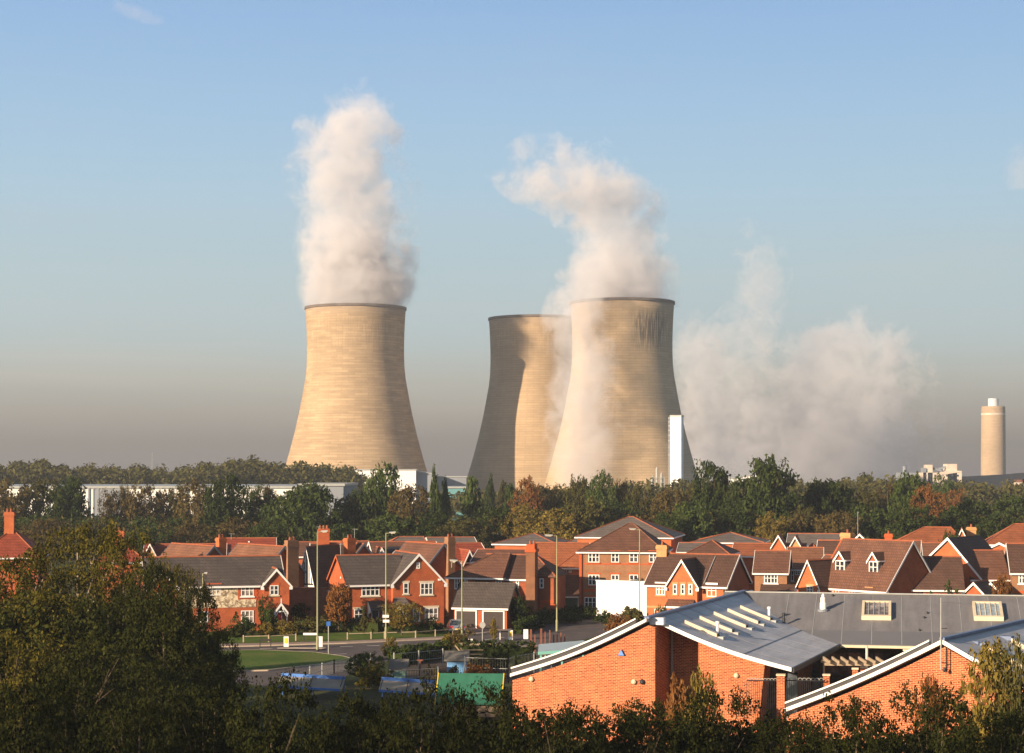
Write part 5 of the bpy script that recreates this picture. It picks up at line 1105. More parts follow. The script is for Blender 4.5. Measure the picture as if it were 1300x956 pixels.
BELT = [  # px, top row, half width px, distance, leaf, shape, label
 (12,607,30,380,'brown','open','brown open tree at the left edge in front of the white warehouse'),
 (50,604,30,390,'olive','open','tall olive tree over the red hipped roof far left'),
 (86,609,24,370,'dark','round','dark tree left of the warehouse downpipes'),
 (142,618,15,385,'brown','open','thin brown tree in front of the grey recess of the warehouse'),
 (180,612,24,375,'brown','open','low bare brown tree above the long cottages on the left'),
 (206,618,18,385,'brown','open','lowest sparse brown tree in front of the bright warehouse wall'),
 (252,610,26,370,'brown','open','brown tree left of the dark one against the warehouse'),
 (160,613,13,388,'brown','open','slim brown tree between the two brown trees over the warehouse front'),
 (226,612,16,378,'olive','open','slim olive tree before the bright middle of the warehouse'),
 (340,612,17,366,'brown','open','brown tree with warehouse white on both sides'),
 (282,606,24,350,'dark','round','tall dark green tree overlapping the warehouse, left of centre'),
 (316,612,22,360,'dark','open','ragged dark tree with warehouse white showing through'),
 (352,632,20,350,'dark','round','low dark tree under the right end of the white warehouse'),
 (394,608,34,340,'dark','round','big dark round tree in front of the grey warehouse extension'),
 (440,628,22,345,'olive','open','small olive tree below the left edge of the left cooling tower foot'),
 (484,592,23,370,'green','round','bright green round tree before the left cooling tower foot'),
 (462,622,24,345,'dark','round','dark tree just left and below the bright green round one'),
 (518,612,28,365,'brown','open','broad brown tree right of the bright green round one'),
 (498,650,34,320,'green','round','wide green tree low behind the centre left chimney'),
 (552,598,9,360,'green','poplar','slim poplar, first of the pair right of the left tower'),
 (566,606,8,362,'green','poplar','slimmer poplar, second of the pair right of the left tower'),
 (600,600,15,375,'green','poplar','thick green poplar at the shaded edge of the middle tower'),
 (622,607,9,480,'dark','poplar','first hazy poplar against the shaded middle tower'),
 (637,609,9,490,'olive','poplar','second hazy poplar against the shaded middle tower'),
 (648,610,12,400,'green','poplar','green poplar left of the rusty tree'),
 (630,646,26,335,'dark','round','dark round tree low between poplars and rusty tree'),
 (673,606,19,370,'rust','open','rusty orange tree where shade meets sun on the middle tower'),
 (697,612,18,375,'brown','open','brown tree right of the rusty orange one'),
 (718,618,16,380,'olive','open','thin olive tree under the drifting steam'),
 (738,600,17,370,'olive','open','taller olive tree under the drifting steam'),
 (762,598,19,365,'green','open','twin topped green tree under the right cooling tower'),
 (786,606,18,370,'brown','open','brown tree under the middle of the right cooling tower'),
 (812,614,20,360,'olive','open','olive tree left of the silver pipework tower'),
 (846,616,22,355,'brown','open','brown tree below the white slab tower'),
 (878,614,20,362,'olive','open','olive brown tree at the foot of the right tower shade'),
 (906,589,24,350,'dark','round','dark tree touching the right foot of the right cooling tower'),
 (938,606,22,345,'dark','round','dark tree between the two tallest dark trees'),
 (982,584,34,340,'dark','round','tallest dark round tree right of the cooling towers'),
 (1052,604,36,350,'dark','round','broad dark round tree under the wide steam bank'),
 (1102,615,20,380,'olive','open','olive tree under the right end of the steam bank'),
 (1128,612,18,385,'brown','open','brown tree left of the pointed green tree'),
 (1152,601,24,350,'green','round','green tree with a pointed crown left of the beige works'),
 (1180,616,22,345,'rust','open','russet tree below the beige works'),
 (1213,618,15,420,'rust','open','bright orange tree right of the beige works'),
 (1200,608,14,520,'green','round','hazy green tree against the beige works'),
 (1240,634,22,360,'dark','round','dark tree below the tall chimney'),
 (1284,628,26,355,'dark','round','dark tree at the right edge below the hillside'),
 (1018,640,24,335,'olive','open','yellowish tree low between the two dark round trees'),
 (980,648,22,325,'gold','open','golden brown shrubby tree over the slim white gables'),
 (1060,646,26,325,'brown','open','golden brown tree over the long grey roof'),
 (1108,644,26,330,'dark','round','dark tree above the brown roof behind the dormers'),
 (1160,642,28,325,'dark','round','dark round tree above the orange hipped roof'),
 (1216,646,28,330,'dark','round','dark tree above the yellow brick chimney'),
 (1268,648,26,325,'dark','round','dark low tree above the broad orange roof at the right'),
 (930,644,26,330,'dark','round','dark tree above the wide grey hipped roof'),
 (880,640,26,325,'green','round','green tree just right of the block of flats roof'),
 (848,650,18,320,'dark','round','dark tree behind the right slope of the flats roof'),
 (706,648,30,325,'gold','round','yellow green tree left of the flats roof'),
 (668,640,24,330,'gold','open','golden green tree above the grey hipped roof'),
 (745,634,26,330,'olive','round','olive tree behind the left slope of the flats'),
 (792,632,26,335,'dark','open','dark tree behind the peak of the flats roof'),
 (586,655,26,330,'olive','open','low olive tree above the bright red roof'),
 (548,650,24,335,'dark','round','dark tree low beneath the pair of poplars'),
 (430,662,26,318,'dark','round','dark tree behind the big brick chimney'),
 (300,655,24,330,'brown','open','brown tree above the bright orange ridge roof'),
 (338,664,24,322,'dark','round','dark tree above the tall chimney shaft'),
 (240,662,26,325,'brown','open','low brown tree behind the small dark gable'),
 (190,665,26,322,'dark','open','dull tree behind the small white gable on the left'),
 (120,655,26,330,'olive','open','olive tree behind the lone red chimney'),
 (60,655,26,335,'brown','open','brown tree right of the far left chimney'),
]
for (px, pyt, hw, Y, k, sh, lab) in BELT:
    tree(px, pyt, hw, Y, k, sh, lab, 'poplar_tree' if sh == 'poplar' else 'tree', 'tree', 'trees of the belt behind the houses')

# continuous wood as stuff: undergrowth of the belt, and the pale far ridge
def wood(name, label, spec, leaf, seed, mat, per=26, cr=1.9):
    rng = np.random.default_rng(seed); cs = []; rd = []
    for (p0, p1, Y0, Y1, tops, n) in spec:
        xs = [t[0] for t in tops]; ys = [t[1] for t in tops]
        for _ in range(n):
            px = rng.uniform(p0, p1); Y = rng.uniform(Y0, Y1); top = PZ(np.interp(px, xs, ys)+3*math.sin(px*.21)+2*math.sin(px*.09+1)+rng.normal()*1.5, (Y0+Y1)/2)
            z = top*(rng.random()**.5); cs.append((PX(px, Y), Y, max(.6, z-.8))); rd.append(cr*rng.uniform(.7, 1.3))
    v = leaves(np.array(cs), np.array(rd), per, leaf, rng); v[:, 2] = np.maximum(v[:, 2], 0)
    me = quadmesh(name, v, mat); o = bpy.data.objects.new(name, me); col.objects.link(o); return tag(o, label, 'woodland', kind='stuff')
wood('undergrowth_woodland', 'dark undergrowth filling the tree belt', [(-60, 1360, 345, 410, [(-60, 655), (300, 655), (440, 650), (560, 662), (600, 658), (700, 645), (900, 642), (1360, 650)], 4200)], .42, 5, LF['dark'], 22, 2.0)
wood('undergrowth_woodland', 'brown thicket low in the tree belt', [(-60, 560, 340, 375, [(-60, 662), (560, 660)], 1100), (600, 1360, 330, 350, [(600, 655), (800, 650), (1360, 655)], 1600)], .36, 6, LF['brown'], 20, 1.7)
wood('far_woodland', 'pale hazy wooded ridge behind the warehouse', [(-60, 460, 640, 760, [(-60, 592), (60, 590), (110, 598), (150, 594), (200, 598), (250, 594), (300, 586), (350, 590), (400, 594), (430, 592), (460, 604)], 3600)], .75, 7, LF['olive'], 20, 2.8)
wood('far_woodland', 'hazy wood at the foot of the towers', [(560, 1360, 560, 640, [(560, 628), (700, 622), (880, 612), (1000, 618), (1090, 608), (1120, 606), (1160, 612), (1230, 616), (1360, 614)], 2600)], .7, 8, LF['olive'], 18, 2.4)

# ---------------------------------------------------------------- near bushes, left
NEAR = [
 (26,694,70,120,'near','olive tree crown at the far left edge of the near thicket'),
 (100,664,62,132,'near','tallest olive tree of the near thicket with a bare branch'),
 (160,688,46,127,'near','olive tree with reddish leaves right of the tallest near one'),
 (196,702,34,118,'neard','dark upright tree standing before the small white gable'),
 (232,716,30,124,'near','thin topped tree in front of the flint cottages roof'),
 (252,757,30,120,'neard','dark tree covering the left flint wall'),
 (60,740,74,108,'near','lower olive tree at the left in front of the tallest'),
 (140,752,64,106,'neard','shadowed tree in the middle of the near thicket'),
 (212,770,56,104,'neard','lowest shadowed tree near the red triangle sign'),
]
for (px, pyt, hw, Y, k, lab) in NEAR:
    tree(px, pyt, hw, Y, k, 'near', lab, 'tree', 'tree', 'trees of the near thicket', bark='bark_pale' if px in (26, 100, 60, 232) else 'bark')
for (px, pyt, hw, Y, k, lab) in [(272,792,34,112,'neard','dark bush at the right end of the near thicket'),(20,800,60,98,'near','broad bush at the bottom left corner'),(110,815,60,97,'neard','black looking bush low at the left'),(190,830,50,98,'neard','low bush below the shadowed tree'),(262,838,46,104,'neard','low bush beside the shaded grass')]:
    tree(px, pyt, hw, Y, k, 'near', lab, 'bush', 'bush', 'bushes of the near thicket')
b = MB(); Yb = 104.5; q = lambda px, py: (PX(px, Yb), Yb, PZ(py, Yb))
for p in (((24, 735), (40, 708), 2), ((55, 790), (63, 778), 1.2)): b.cyl(q(*p[0]), q(*p[1]), .06, .03, 6)
tag(b.build('dead_branch', M['bark_pale']), 'pale bare branches sticking out of the near thicket', 'branch') if False else None
wood('thicket_undergrowth', 'dense dark undergrowth inside the near thicket', [(-40, 280, 104, 118, [(-40, 765), (60, 750), (150, 770), (230, 790), (280, 830)], 900)], .2, 15, LF['neard'], 40, .9)

# ---------------------------------------------------------------- garden trees and shrubs
GARD = [
 (336,752,9,196,'green','open','climbing greenery beside the red front door','tree'),
 (341,768,13,194.5,'dark','bush','dark round bush left of the red front door','bush'),
 (310,779,15,192,'dark','bush','flowering dark bush under the cottage ground floor window','bush'),
 (338,786,14,190,'gold','bush','golden shrub, left one in front of the flint cottages','shrub'),
 (362,787,15,190.5,'gold','bush','golden shrub, right one in front of the flint cottages','shrub'),
 (296,790,16,188,'neard','bush','dark bush below the flint wall','bush'),
 (430,742,16,193.5,'rust','round','small round reddish tree at the lit end wall','tree'),
 (510,763,22,190,'gold','open','yellowing tree in front of the bay window','tree'),
 (545,782,13,191,'dark','bush','dark shrub under the right ground floor window','shrub'),
 (462,768,7,191.5,'olive','cone','narrow olive conifer beside the porch','conifer'),
 (396,782,22,193,'olive','bush','long olive shrub before the garden wall','shrub'),
 (380,764,12,203,'green','open','leafy tree against the dark chimney gable','tree'),
 (627,784,7,184,'gold','cone','slim golden conifer by the round sign','conifer'),
 (659,758,14,199,'dark','round','dark evergreen beside the double garage','tree'),
 (672,775,16,200,'dark','bush','dark shrub right of the dark evergreen','shrub'),
 (690,768,12,205,'olive','bush','olive shrub left of the parked car at the link garage','shrub'),
 (722,776,16,206,'dark','bush','dark shrub behind the grey parked car','shrub'),
 (745,766,14,212,'dark','bush','dark shrub under the flats corner window','shrub'),
 (768,773,16,206,'dark','bush','dark shrub at the foot of the white screen wall','shrub'),
 (800,766,22,199,'olive','bush','large olive shrub in front of the white screen wall','shrub'),
 (788,779,20,190,'rust','bush','reddish shrub beside the near wing roof','shrub'),
 (838,764,12,193,'dark','bush','small dark shrub at the porch of the three window house','shrub'),
 (1204,741,14,200,'green','bush','green shrub above the long grey school roof','shrub'),
 (1184,745,14,199,'green','bush','small green shrub left of the larger one above the school roof','shrub'),
 (1274,726,12,198,'rust','open','reddish tree before the brown house at the right','tree'),
 (1208,670,15,238,'dark','open','loose dark tree in front of the orange hipped house','tree'),
 (583,795,17,176,'brown','bush','brown bush by the lamp post base','bush'),
 (568,800,10,172,'gold','bush','small yellowish bush beside the brown one','bush'),
 (496,808,11,168,'gold','bush','upright yellow green bush behind the sage shed','bush'),
 (461,826,20,148,'green','open','leafy young tree in front of the blue rails','tree'),
 (478,840,22,144,'near','bush','dark leafy bush by the sage shed','bush'),
 (612,828,22,158,'olive','bush','olive bush between the blue shed and the dark hedge','bush'),
 (608,842,20,150,'rust','bush','reddish bush behind the green roof','bush'),
 (574,842,13,146,'brown','bush','brown bush in front of the blue shed','bush'),
 (552,845,12,150,'brown','bush','brown weeds behind the mesh fence','bush'),
 (860,842,26,108,'rust','bush','orange leaved shrub against the shaded school wall','shrub'),
 (892,848,24,107,'gold','bush','yellow leaved shrub beside the orange one at the school wall','shrub'),
 (1185,850,20,93,'rust','open','thin russet sapling before the right gable','tree'),
 (1262,815,40,92,'gold','open','sunlit yellow green tree at the right edge before the gable','tree'),
 (1296,800,28,91,'olive','open','taller olive tree cut off by the right edge','tree'),
]
for (px, pyt, hw, Y, k, sh, lab, cat) in GARD:
    tree(px, pyt, hw, Y, k, sh, lab, {'conifer': 'conifer_tree'}.get(cat, cat), cat, 'garden trees and shrubs')
tree(168, 720, 20, 150, 'near', 'open', 'thin tree rising behind the near thicket', 'tree', 'tree', 'trees of the near thicket')

def hedge(label, pts, h_, w_, kind, seed=0, leaf=.14):
    """pts: ground points in photo pixels along the hedge"""
    P = [Vector((*G(*p), 0)) for p in pts]; rng = np.random.default_rng(seed); cs = []
    b = MB()
    for a, c in zip(P, P[1:]):
        L = (c-a).length; n = int(L*h_*w_*11)
        for _ in range(n):
            t = rng.random(); s_ = Vector((-(c-a).y, (c-a).x, 0)).normalized(); p = a.lerp(c, t)+s_*rng.uniform(-w_/2, w_/2); cs.append((p.x, p.y, rng.uniform(.1, h_)))
        u_ = (c-a).normalized()*.35; b.beam(a+u_+Vector((0, 0, h_*.38)), c-u_+Vector((0, 0, h_*.38)), w_*.6, h_*.72)
    v = leaves(np.array(cs), np.full(len(cs), .22), 14, leaf, rng); v[:, 2] = np.maximum(v[:, 2], .01)
    r = empty('hedge', P[0], 0, label, 'hedge'); me = quadmesh('foliage', v-np.array(P[0]), LF[kind]); o = bpy.data.objects.new('foliage', me); col.objects.link(o); o.parent = r
    c = b.build('core', LF['dark'], r); c.location = -P[0]
hedge('long mixed hedge along the front of the red brick house', [(374, 801), (440, 802), (486, 804)], 1.5, 1.4, 'olive', 1)
hedge('low dark hedge under the house with the bay', [(488, 805), (562, 803)], .9, 1.2, 'green', 2)
hedge('dark hedge crossing the allotment gardens', [(584, 846), (680, 850)], 2.4, 1.6, 'dark', 3)
hedge('bright topped hedge behind the sheds', [(500, 846), (562, 834)], 1.5, 2.0, 'green', 4)
hedge('tall clipped hedge at the far side of the side road', [(656, 806), (700, 790), (742, 784)], 1.4, 1.2, 'dark', 5)
hedge('dark hedge along the pavement in front of the flats', [(742, 783), (820, 784)], 1.0, 1.0, 'dark', 6)
# ---------------------------------------------------------------- ground surfaces
sheet('road', [(150, 824), (300, 822), (440, 817.5), (560, 812), (640, 801), (690, 790), (740, 779), (820, 775), (880, 775), (880, 782), (800, 800), (740, 812), (690, 818), (640, 820), (560, 826), (510, 834), (470, 846), (440, 858), (400, 872), (300, 900), (100, 930), (60, 900), (150, 850)], .008, M['asphalt'])
sheet('pavement', [(150, 819.5), (300, 818.5), (440, 815), (560, 809.5), (650, 797.5), (650, 800), (560, 811.4), (440, 817), (300, 821), (150, 823)], .12, M['pave'])
sheet('grass_verge', [(150, 806), (300, 805), (470, 804), (575, 803), (640, 796), (640, 798), (560, 809.4), (440, 814.8), (300, 818.2), (150, 819)], .125, M['lawn'])
def kerb(name, pts, w_=.15, h_=.13, mat='kerb'):
    b = MB(); P = [Vector((*G(*p), h_/2)) for p in pts]
    for a, c in zip(P, P[1:]): b.beam(a, c, w_, h_)
    return b.build(name, M[mat], kind='structure')
kerb('kerb', [(150, 823.4), (300, 821.4), (440, 817.3), (560, 811.7), (640, 801.5)])
isl = [(120, 832), (255, 827.5), (330, 826.5), (400, 829.5), (436, 834.5), (448, 838), (440, 841), (400, 845), (340, 852), (290, 853), (200, 850), (120, 850)]
sheet('grass_island', isl, .125, M['lawn']); kerb('kerb', isl)
sheet('foreground_grass', [(-100, 860), (200, 862), (300, 868), (420, 880), (500, 868), (560, 862), (640, 866), (900, 880), (1400, 900), (1400, 2000), (-300, 2000)], .012, M['ground'])
sheet('allotment_soil', [(480, 862), (520, 842), (570, 830), (690, 824), (800, 820), (800, 880), (560, 862)], .016, M['soil'])
sheet('footpath', [(590, 823), (690, 821), (740, 816), (735, 813.6), (690, 818.4), (640, 820.4), (592, 821.5)], .02, M['pave'])
b = MB()
def dash(p, q, wd=.12):
    a, c = Vector((*G(*p), .014)), Vector((*G(*q), .014)); b.beam(a, c, wd, .004)
for i in range(7): dash((330+i*34, 823.6-i*.9), (346+i*34, 823.2-i*.9))
dash((404, 832), (440, 830)); dash((560, 820), (600, 814.5)); dash((612, 813), (640, 809))
b.build('road_markings', M['paint'], kind='structure')
sheet('refuge_island', [(352, 823.8), (372, 823.2), (415, 823.8), (408, 825.6), (372, 825.4), (352, 825)], .12, M['kerb'])
sheet('garage_drive', [(572, 806), (650, 802), (648, 797), (574, 800)], .13, M['pave'])

# ---------------------------------------------------------------- lamp posts
def lamp(px, pyt, pyb, label, arm=1.3, adir=1, mat='pole_green', zb=None):
    x, Y = G(px, pyb); zt = PZ(pyt, Y); r = empty('street_lamp', (x, Y, 0), 0, label, 'street lamp', 'street lamps of the estate')
    MB().lathe([(.13, 0), (.13, 1.3), (.085, 1.4), (.055, zt-.1), (.05, zt)], 10).build('pole', M[mat], r)
    MB().lathe([(.15, .0), (.17, .05), (.17, .12), (.14, .14)], 10).build('base_collar', M['dark'], r)
    ar = MB().beam((0, 0, zt-.05), (adir*arm*.45, 0, zt+.0), .06, .06).build('arm', M[mat], r)
    b = MB(); x0 = adir*arm*.35; x1 = adir*arm; b.prism([(x0, -.12, zt-.02), (x1, -.16, zt+.02), (x1, .16, zt+.02), (x0, .12, zt-.02)], (0, 0, .13)); h_ = b.build('lantern', M['steel'], r)
    b = MB(); b.prism([(x0+adir*.15, -.10, zt-.08), (x1-adir*.08, -.13, zt-.05), (x1-adir*.08, .13, zt-.05), (x0+adir*.15, .10, zt-.08)], (0, 0, .055)).build('lens', M['cream'], h_)
lamp(403, 675, 826.5, 'tall olive lamp post on the grass island, its lamp to the right', 1.0, 1)
lamp(490, 676.5, 813, 'tall lamp post in front of the red brick house carrying a small white sign', 1.0, 1)
lamp(586.5, 712, 808, 'lamp post left of the garage doors, its lamp to the left', 1.3, -1)
lamp(707, 680, 803, 'tall lamp post in front of the link garage, its lamp to the left', 1.3, -1)
lamp(812, 672, 790, 'tall lamp post before the white screen wall', 1.2, -1)
lamp(1087, 701, 778, 'lamp post rising between the dormers above the school roof', .5, -1)
lamp(257.5, 728, 806, 'short lamp post in front of the flint cottages', .5, 1)
lamp(573.5, 714, 786, 'small lamp head peeping over the dark gap beside the garage', .4, 1)

def signpost(px, pyb, pyt, label, kind, w_=.6, h_=.6, mat='steel', board='white', cat='road sign', name='road_sign', back=0):
    x, Y = G(px, pyb); zt = PZ(pyt, Y); r = empty(name, (x, Y, 0), 0, label, cat)
    MB().cyl((0, 0, 0), (0, 0, zt-(.05 if kind != 'top' else 0)), .045, .045, 8).build('post', M[mat], r)
    if kind == 'round': MB().cyl((0, -.05, zt-w_/2), (0, -.08, zt-w_/2), w_/2, w_/2, 24).build('plate', M[board], r)
    elif kind == 'rect': MB().box(-w_/2, -.08, zt-h_, w_/2, -.05, zt).build('plate', M[board], r)
    elif kind == 'tri':
        MB().prism([(-w_/2, -.05, zt-h_), (w_/2, -.05, zt-h_), (0, -.05, zt)], (0, -.03, 0)).build('plate', M['red_paint'], r)
        MB().prism([(-w_*.3, -.083, zt-h_*.86), (w_*.3, -.083, zt-h_*.86), (0, -.083, zt-h_*.26)], (0, -.01, 0)).build('plate_face', M['white'], r)
    return r
signpost(612.5, 814, 789.5, 'round back of a road sign on a grey pole before the garage doors', 'round', .62, board='steel')
signpost(417, 831, 789, 'slim grey pole with a small blue sign on top beside the road', 'rect', .38, .42, board='sign_blue')
signpost(200, 868, 835, 'red triangle warning sign at the foot of the near thicket', 'tri', .75, .62, mat='dark')
x, Y = G(490, 813); r_ = empty('pole_sign', (x-.02, Y-.12, PZ(784, Y)), 0, 'small white notice fixed on the lamp post before the red brick house', 'sign'); MB().box(-.32, 0, 0, .32, .03, .28).build('plate', M['white'], r_); MB().box(-.28, 0, -.5, .36, .03, -.22).build('plate', M['white'], r_)
b = MB()
# street name boards on short posts
def nameboard(px0, px1, pyt, pyb, label, board, post='black'):
    x0, Y = G(px0, pyb); x1, _ = G(px1, pyb); zt = PZ(pyt, Y); r = empty('street_name_board', (x0, Y, 0), 0, label, 'sign'); W_ = x1-x0
    MB().box(0, -.04, zt-.22, W_, -.01, zt).build('plate', M[board], r)
    for q in (.04, W_-.1): MB().box(q, 0, 0, q+.08, .08, zt).build('post', M[post], r)
nameboard(329, 344.5, 811, 822.5, 'dark backed street name board beside the refuge island', 'black')
nameboard(385, 402, 803.5, 816, 'white street name board on a black post on the verge', 'white')
nameboard(592, 600, 811, 816, 'small white board on the ground by the round sign', 'white')
def bollard(px, pyt, pyb, label, yellow=True):
    x, Y = G(px, pyb); z = PZ(pyt, Y); r = empty('traffic_bollard', (x, Y, 0), 0, label, 'bollard', 'white traffic bollards')
    MB().prism([(-.24, -.14, .08), (.24, -.14, .08), (.24, .14, .08), (-.24, .14, .08)], (0, 0, z-.08)).build('body', M['white'], r); MB().box(-.28, -.18, 0, .28, .18, .078).build('base', M['dark'], r)
    if yellow:
        MB().box(-.17, -.155, z*.38, .17, -.142, z*.86).build('yellow_panel', M['yellow'], r)
        b = MB(); b.cyl((0, -.157, z*.62), (0, -.17, z*.62), .11, .11, 16); b.build('disc', M['yellow'], r)
bollard(363.5, 808, 822, 'white traffic bollard with a yellow panel on the left refuge'); bollard(406.5, 808, 822.3, 'plain white traffic bollard just right of the tall lamp post', False)
bollard(648, 800, 813, 'white traffic bollard with a yellow panel at the mouth of the side road'); bollard(667.5, 799, 812, 'plain white traffic bollard before the timber posts', False)
# knee rail along the verge
def rail(pts, label):
    P = [Vector((*G(*p), 0)) for p in pts]; r = empty('knee_rail', P[0], 0, label, 'rail'); 
    for p in P:
        q = p-P[0]; MB().box(q.x-.06, q.y-.06, 0, q.x+.06, q.y+.06, .85).build('post', M['timber'], r)
    b = MB()
    for a, c in zip(P, P[1:]): b.beam(a-P[0]+Vector((0, 0, .72)), c-P[0]+Vector((0, 0, .74)), .05, .08)
    b.build('rail', M['timber'], r)
rail([(309, 817), (341, 816.5), (375.5, 815)], 'low timber rail on the verge before the flint cottages')
rail([(441, 813.5), (471, 812.8), (488, 812), (527.5, 811.3), (552.5, 809.5), (575, 807.5)], 'low timber rail on the verge before the red brick house')

# ---------------------------------------------------------------- cars
def car(x, Y, a, label, paint, L=4.1, rear=True):
    r = empty('parked_car', (x, Y, 0), a, label, 'car', 'parked cars')   # nose along +x
    sec = [(-L/2, .35, .78), (-L/2+.1, .3, .95), (-L*.38, .28, 1.0), (L*.12, .28, .95), (L*.42, .3, .78), (L/2, .35, .6)]
    b = MB(); w_ = .84; lo = [(x_, z0) for x_, z0, z1 in sec]; hi = [(x_, z1) for x_, z0, z1 in sec]
    b.prism([(x_, -w_, z) for x_, z in lo+hi[::-1]], (0, 2*w_, 0)); bd = b.build('body', M[paint], r)
    b = MB(); cab = [(-L*.46, .96), (-L*.36, 1.40), (-L*.05, 1.46), (L*.12, 1.36), (L*.27, .9)]
    n = len(cab); vs = [(x_, -w_*.97 if z < 1.1 else -w_*.76, z) for x_, z in cab]+[(x_, w_*.97 if z < 1.1 else w_*.76, z) for x_, z in cab]
    b.add(vs, [tuple(range(n)), tuple(range(2*n-1, n-1, -1))]+[(i, i+1, n+i+1, n+i) for i in range(n-1)]); b.build('glasshouse', M['glass'], r)
    MB().add([(-L*.34, -.6, 1.425), (-L*.05, -.64, 1.475), (L*.10, -.6, 1.385), (L*.10, .6, 1.385), (-L*.05, .64, 1.475), (-L*.34, .6, 1.425), (-L*.34, -.6, 1.39), (-L*.05, -.64, 1.44), (L*.10, -.6, 1.35), (L*.10, .6, 1.35), (-L*.05, .64, 1.44), (-L*.34, .6, 1.39)], [(0, 1, 4, 5), (1, 2, 3, 4), (6, 7, 10, 11), (7, 8, 9, 10), (0, 6, 11, 5), (2, 8, 9, 3), (0, 1, 7, 6), (1, 2, 8, 7), (5, 4, 10, 11), (4, 3, 9, 10)]).build('roof', M[paint], r)
    for sx in (-L*.31, L*.31):
        for sy in (-w_, w_-.18):
            t = MB().cyl((sx, sy-.01, .31), (sx, sy+.19, .31), .31, .31, 18).build('wheel', M['tyre'], r); MB().cyl((sx, sy-.02, .31), (sx, sy+.20, .31), .17, .17, 12).build('rim', M['steel'], t)
    for s_ in (-1, 1):
        MB().box(-L/2-.02, s_*.62-.14, .68, -L/2+.12, s_*.62+.14, .9).build('tail_light', M['tail'], r); MB().box(L/2-.1, s_*.58-.16, .58, L/2+.01, s_*.58+.16, .70).build('headlight', M['white'], r)
    MB().box(-L/2-.03, -.26, .5, -L/2-.005, .26, .62).build('number_plate', M['plate'], r); MB().box(-L/2-.06, -.8, .34, -L/2+.05, .8, .48).build('bumper', M['dark'], r)
x, Y = G(578, 805.5); car(x, Y+2, 96, 'silver blue car parked nose in left of the double garage', 'car_silver')
x, Y = G(712, 783); car(x, Y+2.4, 80, 'grey car parked in front of the green garage door', 'car_dark')

# ---------------------------------------------------------------- allotment and playground things
def hut(px0, px1, pyb, pyr0, pyr1, label, wall, roof, over=.25, dep=2.0, a=0, name='garden_shed'):
    x0, Y = G(px0, pyb); x1, _ = G(px1, pyb); W_ = x1-x0; ze = PZ(pyr1, Y); zr = PZ(pyr0, Y+dep/2); r = empty(name, (x0, Y, 0), a, label, 'shed')
    X = SWAP; t = .1
    MB().prism([(0, 0, 0), (0, dep, 0), (0, dep, ze), (0, dep/2, zr-.08), (0, 0, ze)], (W_, 0, 0)).build('wall', M[wall], r)
    b = MB(); b.prism([(-over, -over, ze-.12), (-over, dep/2, zr), (-over, dep/2, zr-.1), (-over, -over, ze-.22)], (W_+2*over, 0, 0)); b.prism([(-over, dep+over, ze-.12), (-over, dep/2, zr), (-over, dep/2, zr-.1), (-over, dep+over, ze-.22)], (W_+2*over, 0, 0)); b.build('roof', M[roof], r)
    b = MB(); n = int(W_/.16); [b.box(i*W_/n+.005, -.02, .02, (i+1)*W_/n-.015, -.002, ze-.24) for i in range(n)]; b.build('boarding', M[wall], r)
    return r, W_, ze, zr
hut(497, 514.5, 866, 836.5, 847, 'small sage green shed with a grey felt roof', 'sage', 'grey_felt')
hut(567.5, 592, 858.5, 826, 836, 'sky blue shed with a grey felt roof', 'sky_paint', 'grey_felt')
# green roofed hut and blue rimmed shelters reach below the frame of the photograph
Yg = 128; x0, x1 = PX(557, Yg), PX(633, Yg); z_r = PZ(854.5, Yg+2); z_e = PZ(889, Yg)
r = empty('green_roof_hut', (x0, Yg, 0), -4, 'hut with a green felt roof and a yellow end board', 'hut'); W_ = x1-x0
MB().prism([(0, 0, 0), (0, 4, 0), (0, 4, z_e), (0, 2, z_r-.1), (0, 0, z_e)], (W_, 0, 0)).build('wall', M['timber'], r)
b = MB(); b.prism([(-.2, -.3, z_e-.15), (-.2, 2, z_r), (-.2, 2, z_r-.12), (-.2, -.3, z_e-.27)], (W_+.4, 0, 0)); b.prism([(-.2, 4.3, z_e-.15), (-.2, 2, z_r), (-.2, 2, z_r-.12), (-.2, 4.3, z_e-.27)], (W_+.4, 0, 0)); b.build('roof', M['green_felt'], r)
b = MB(); b.prism([(W_+.21, -.35, z_e-.16), (W_+.21, 2, z_r+.03), (W_+.21, 2, z_r-.2), (W_+.21, -.35, z_e-.40)], (.06, 0, 0)); b.build('bargeboard', M['yellow'], r)
MB().prism([(-.27, -.35, z_e-.16), (-.27, 2, z_r+.03), (-.27, 2, z_r-.2), (-.27, -.35, z_e-.40)], (.06, 0, 0)).build('bargeboard', M['yellow'], r)
def shelter(px0, px1, py, py1, Y, label):
    x0, x1 = PX(px0, Y), PX(px1, Y); z = PZ(py, Y); z1 = PZ(py1, Y); r = empty('shelter', (x0, Y, 0), 0, label, 'shelter', 'blue rimmed shelters'); W_ = x1-x0
    MB().prism([(0, -2.6, z-.55), (W_, -2.6, z1-.55), (W_, 0, z1-.1), (0, 0, z-.1)], (0, 0, -.06)).build('roof_sheet', M['sand_sheet'], r)
    b = MB(); b.beam((0, .02, z), (W_, .02, z1), .14, .26); b.build('blue_beam', M['blue_paint'], r)
    b = MB(); b.beam((0, -2.65, z-.6), (W_, -2.65, z1-.6), .1, .16); b.build('front_beam', M['blue_paint'], r)
    for q in (.1, W_/2, W_-.1): MB().cyl((q, .02, 0), (q, .02, z-.13), .05).build('post', M['blue_paint'], r); MB().beam((q, .0, z-.12), (q, -2.6, z-.58), .06, .08).build('rafter', M['dark'], r)
shelter(357, 438, 856.5, 861, 140, 'shelter with a blue rim at the bottom, left one'); shelter(484, 553, 861.5, 866, 139, 'shelter with a blue rim at the bottom, right one by the sage shed')
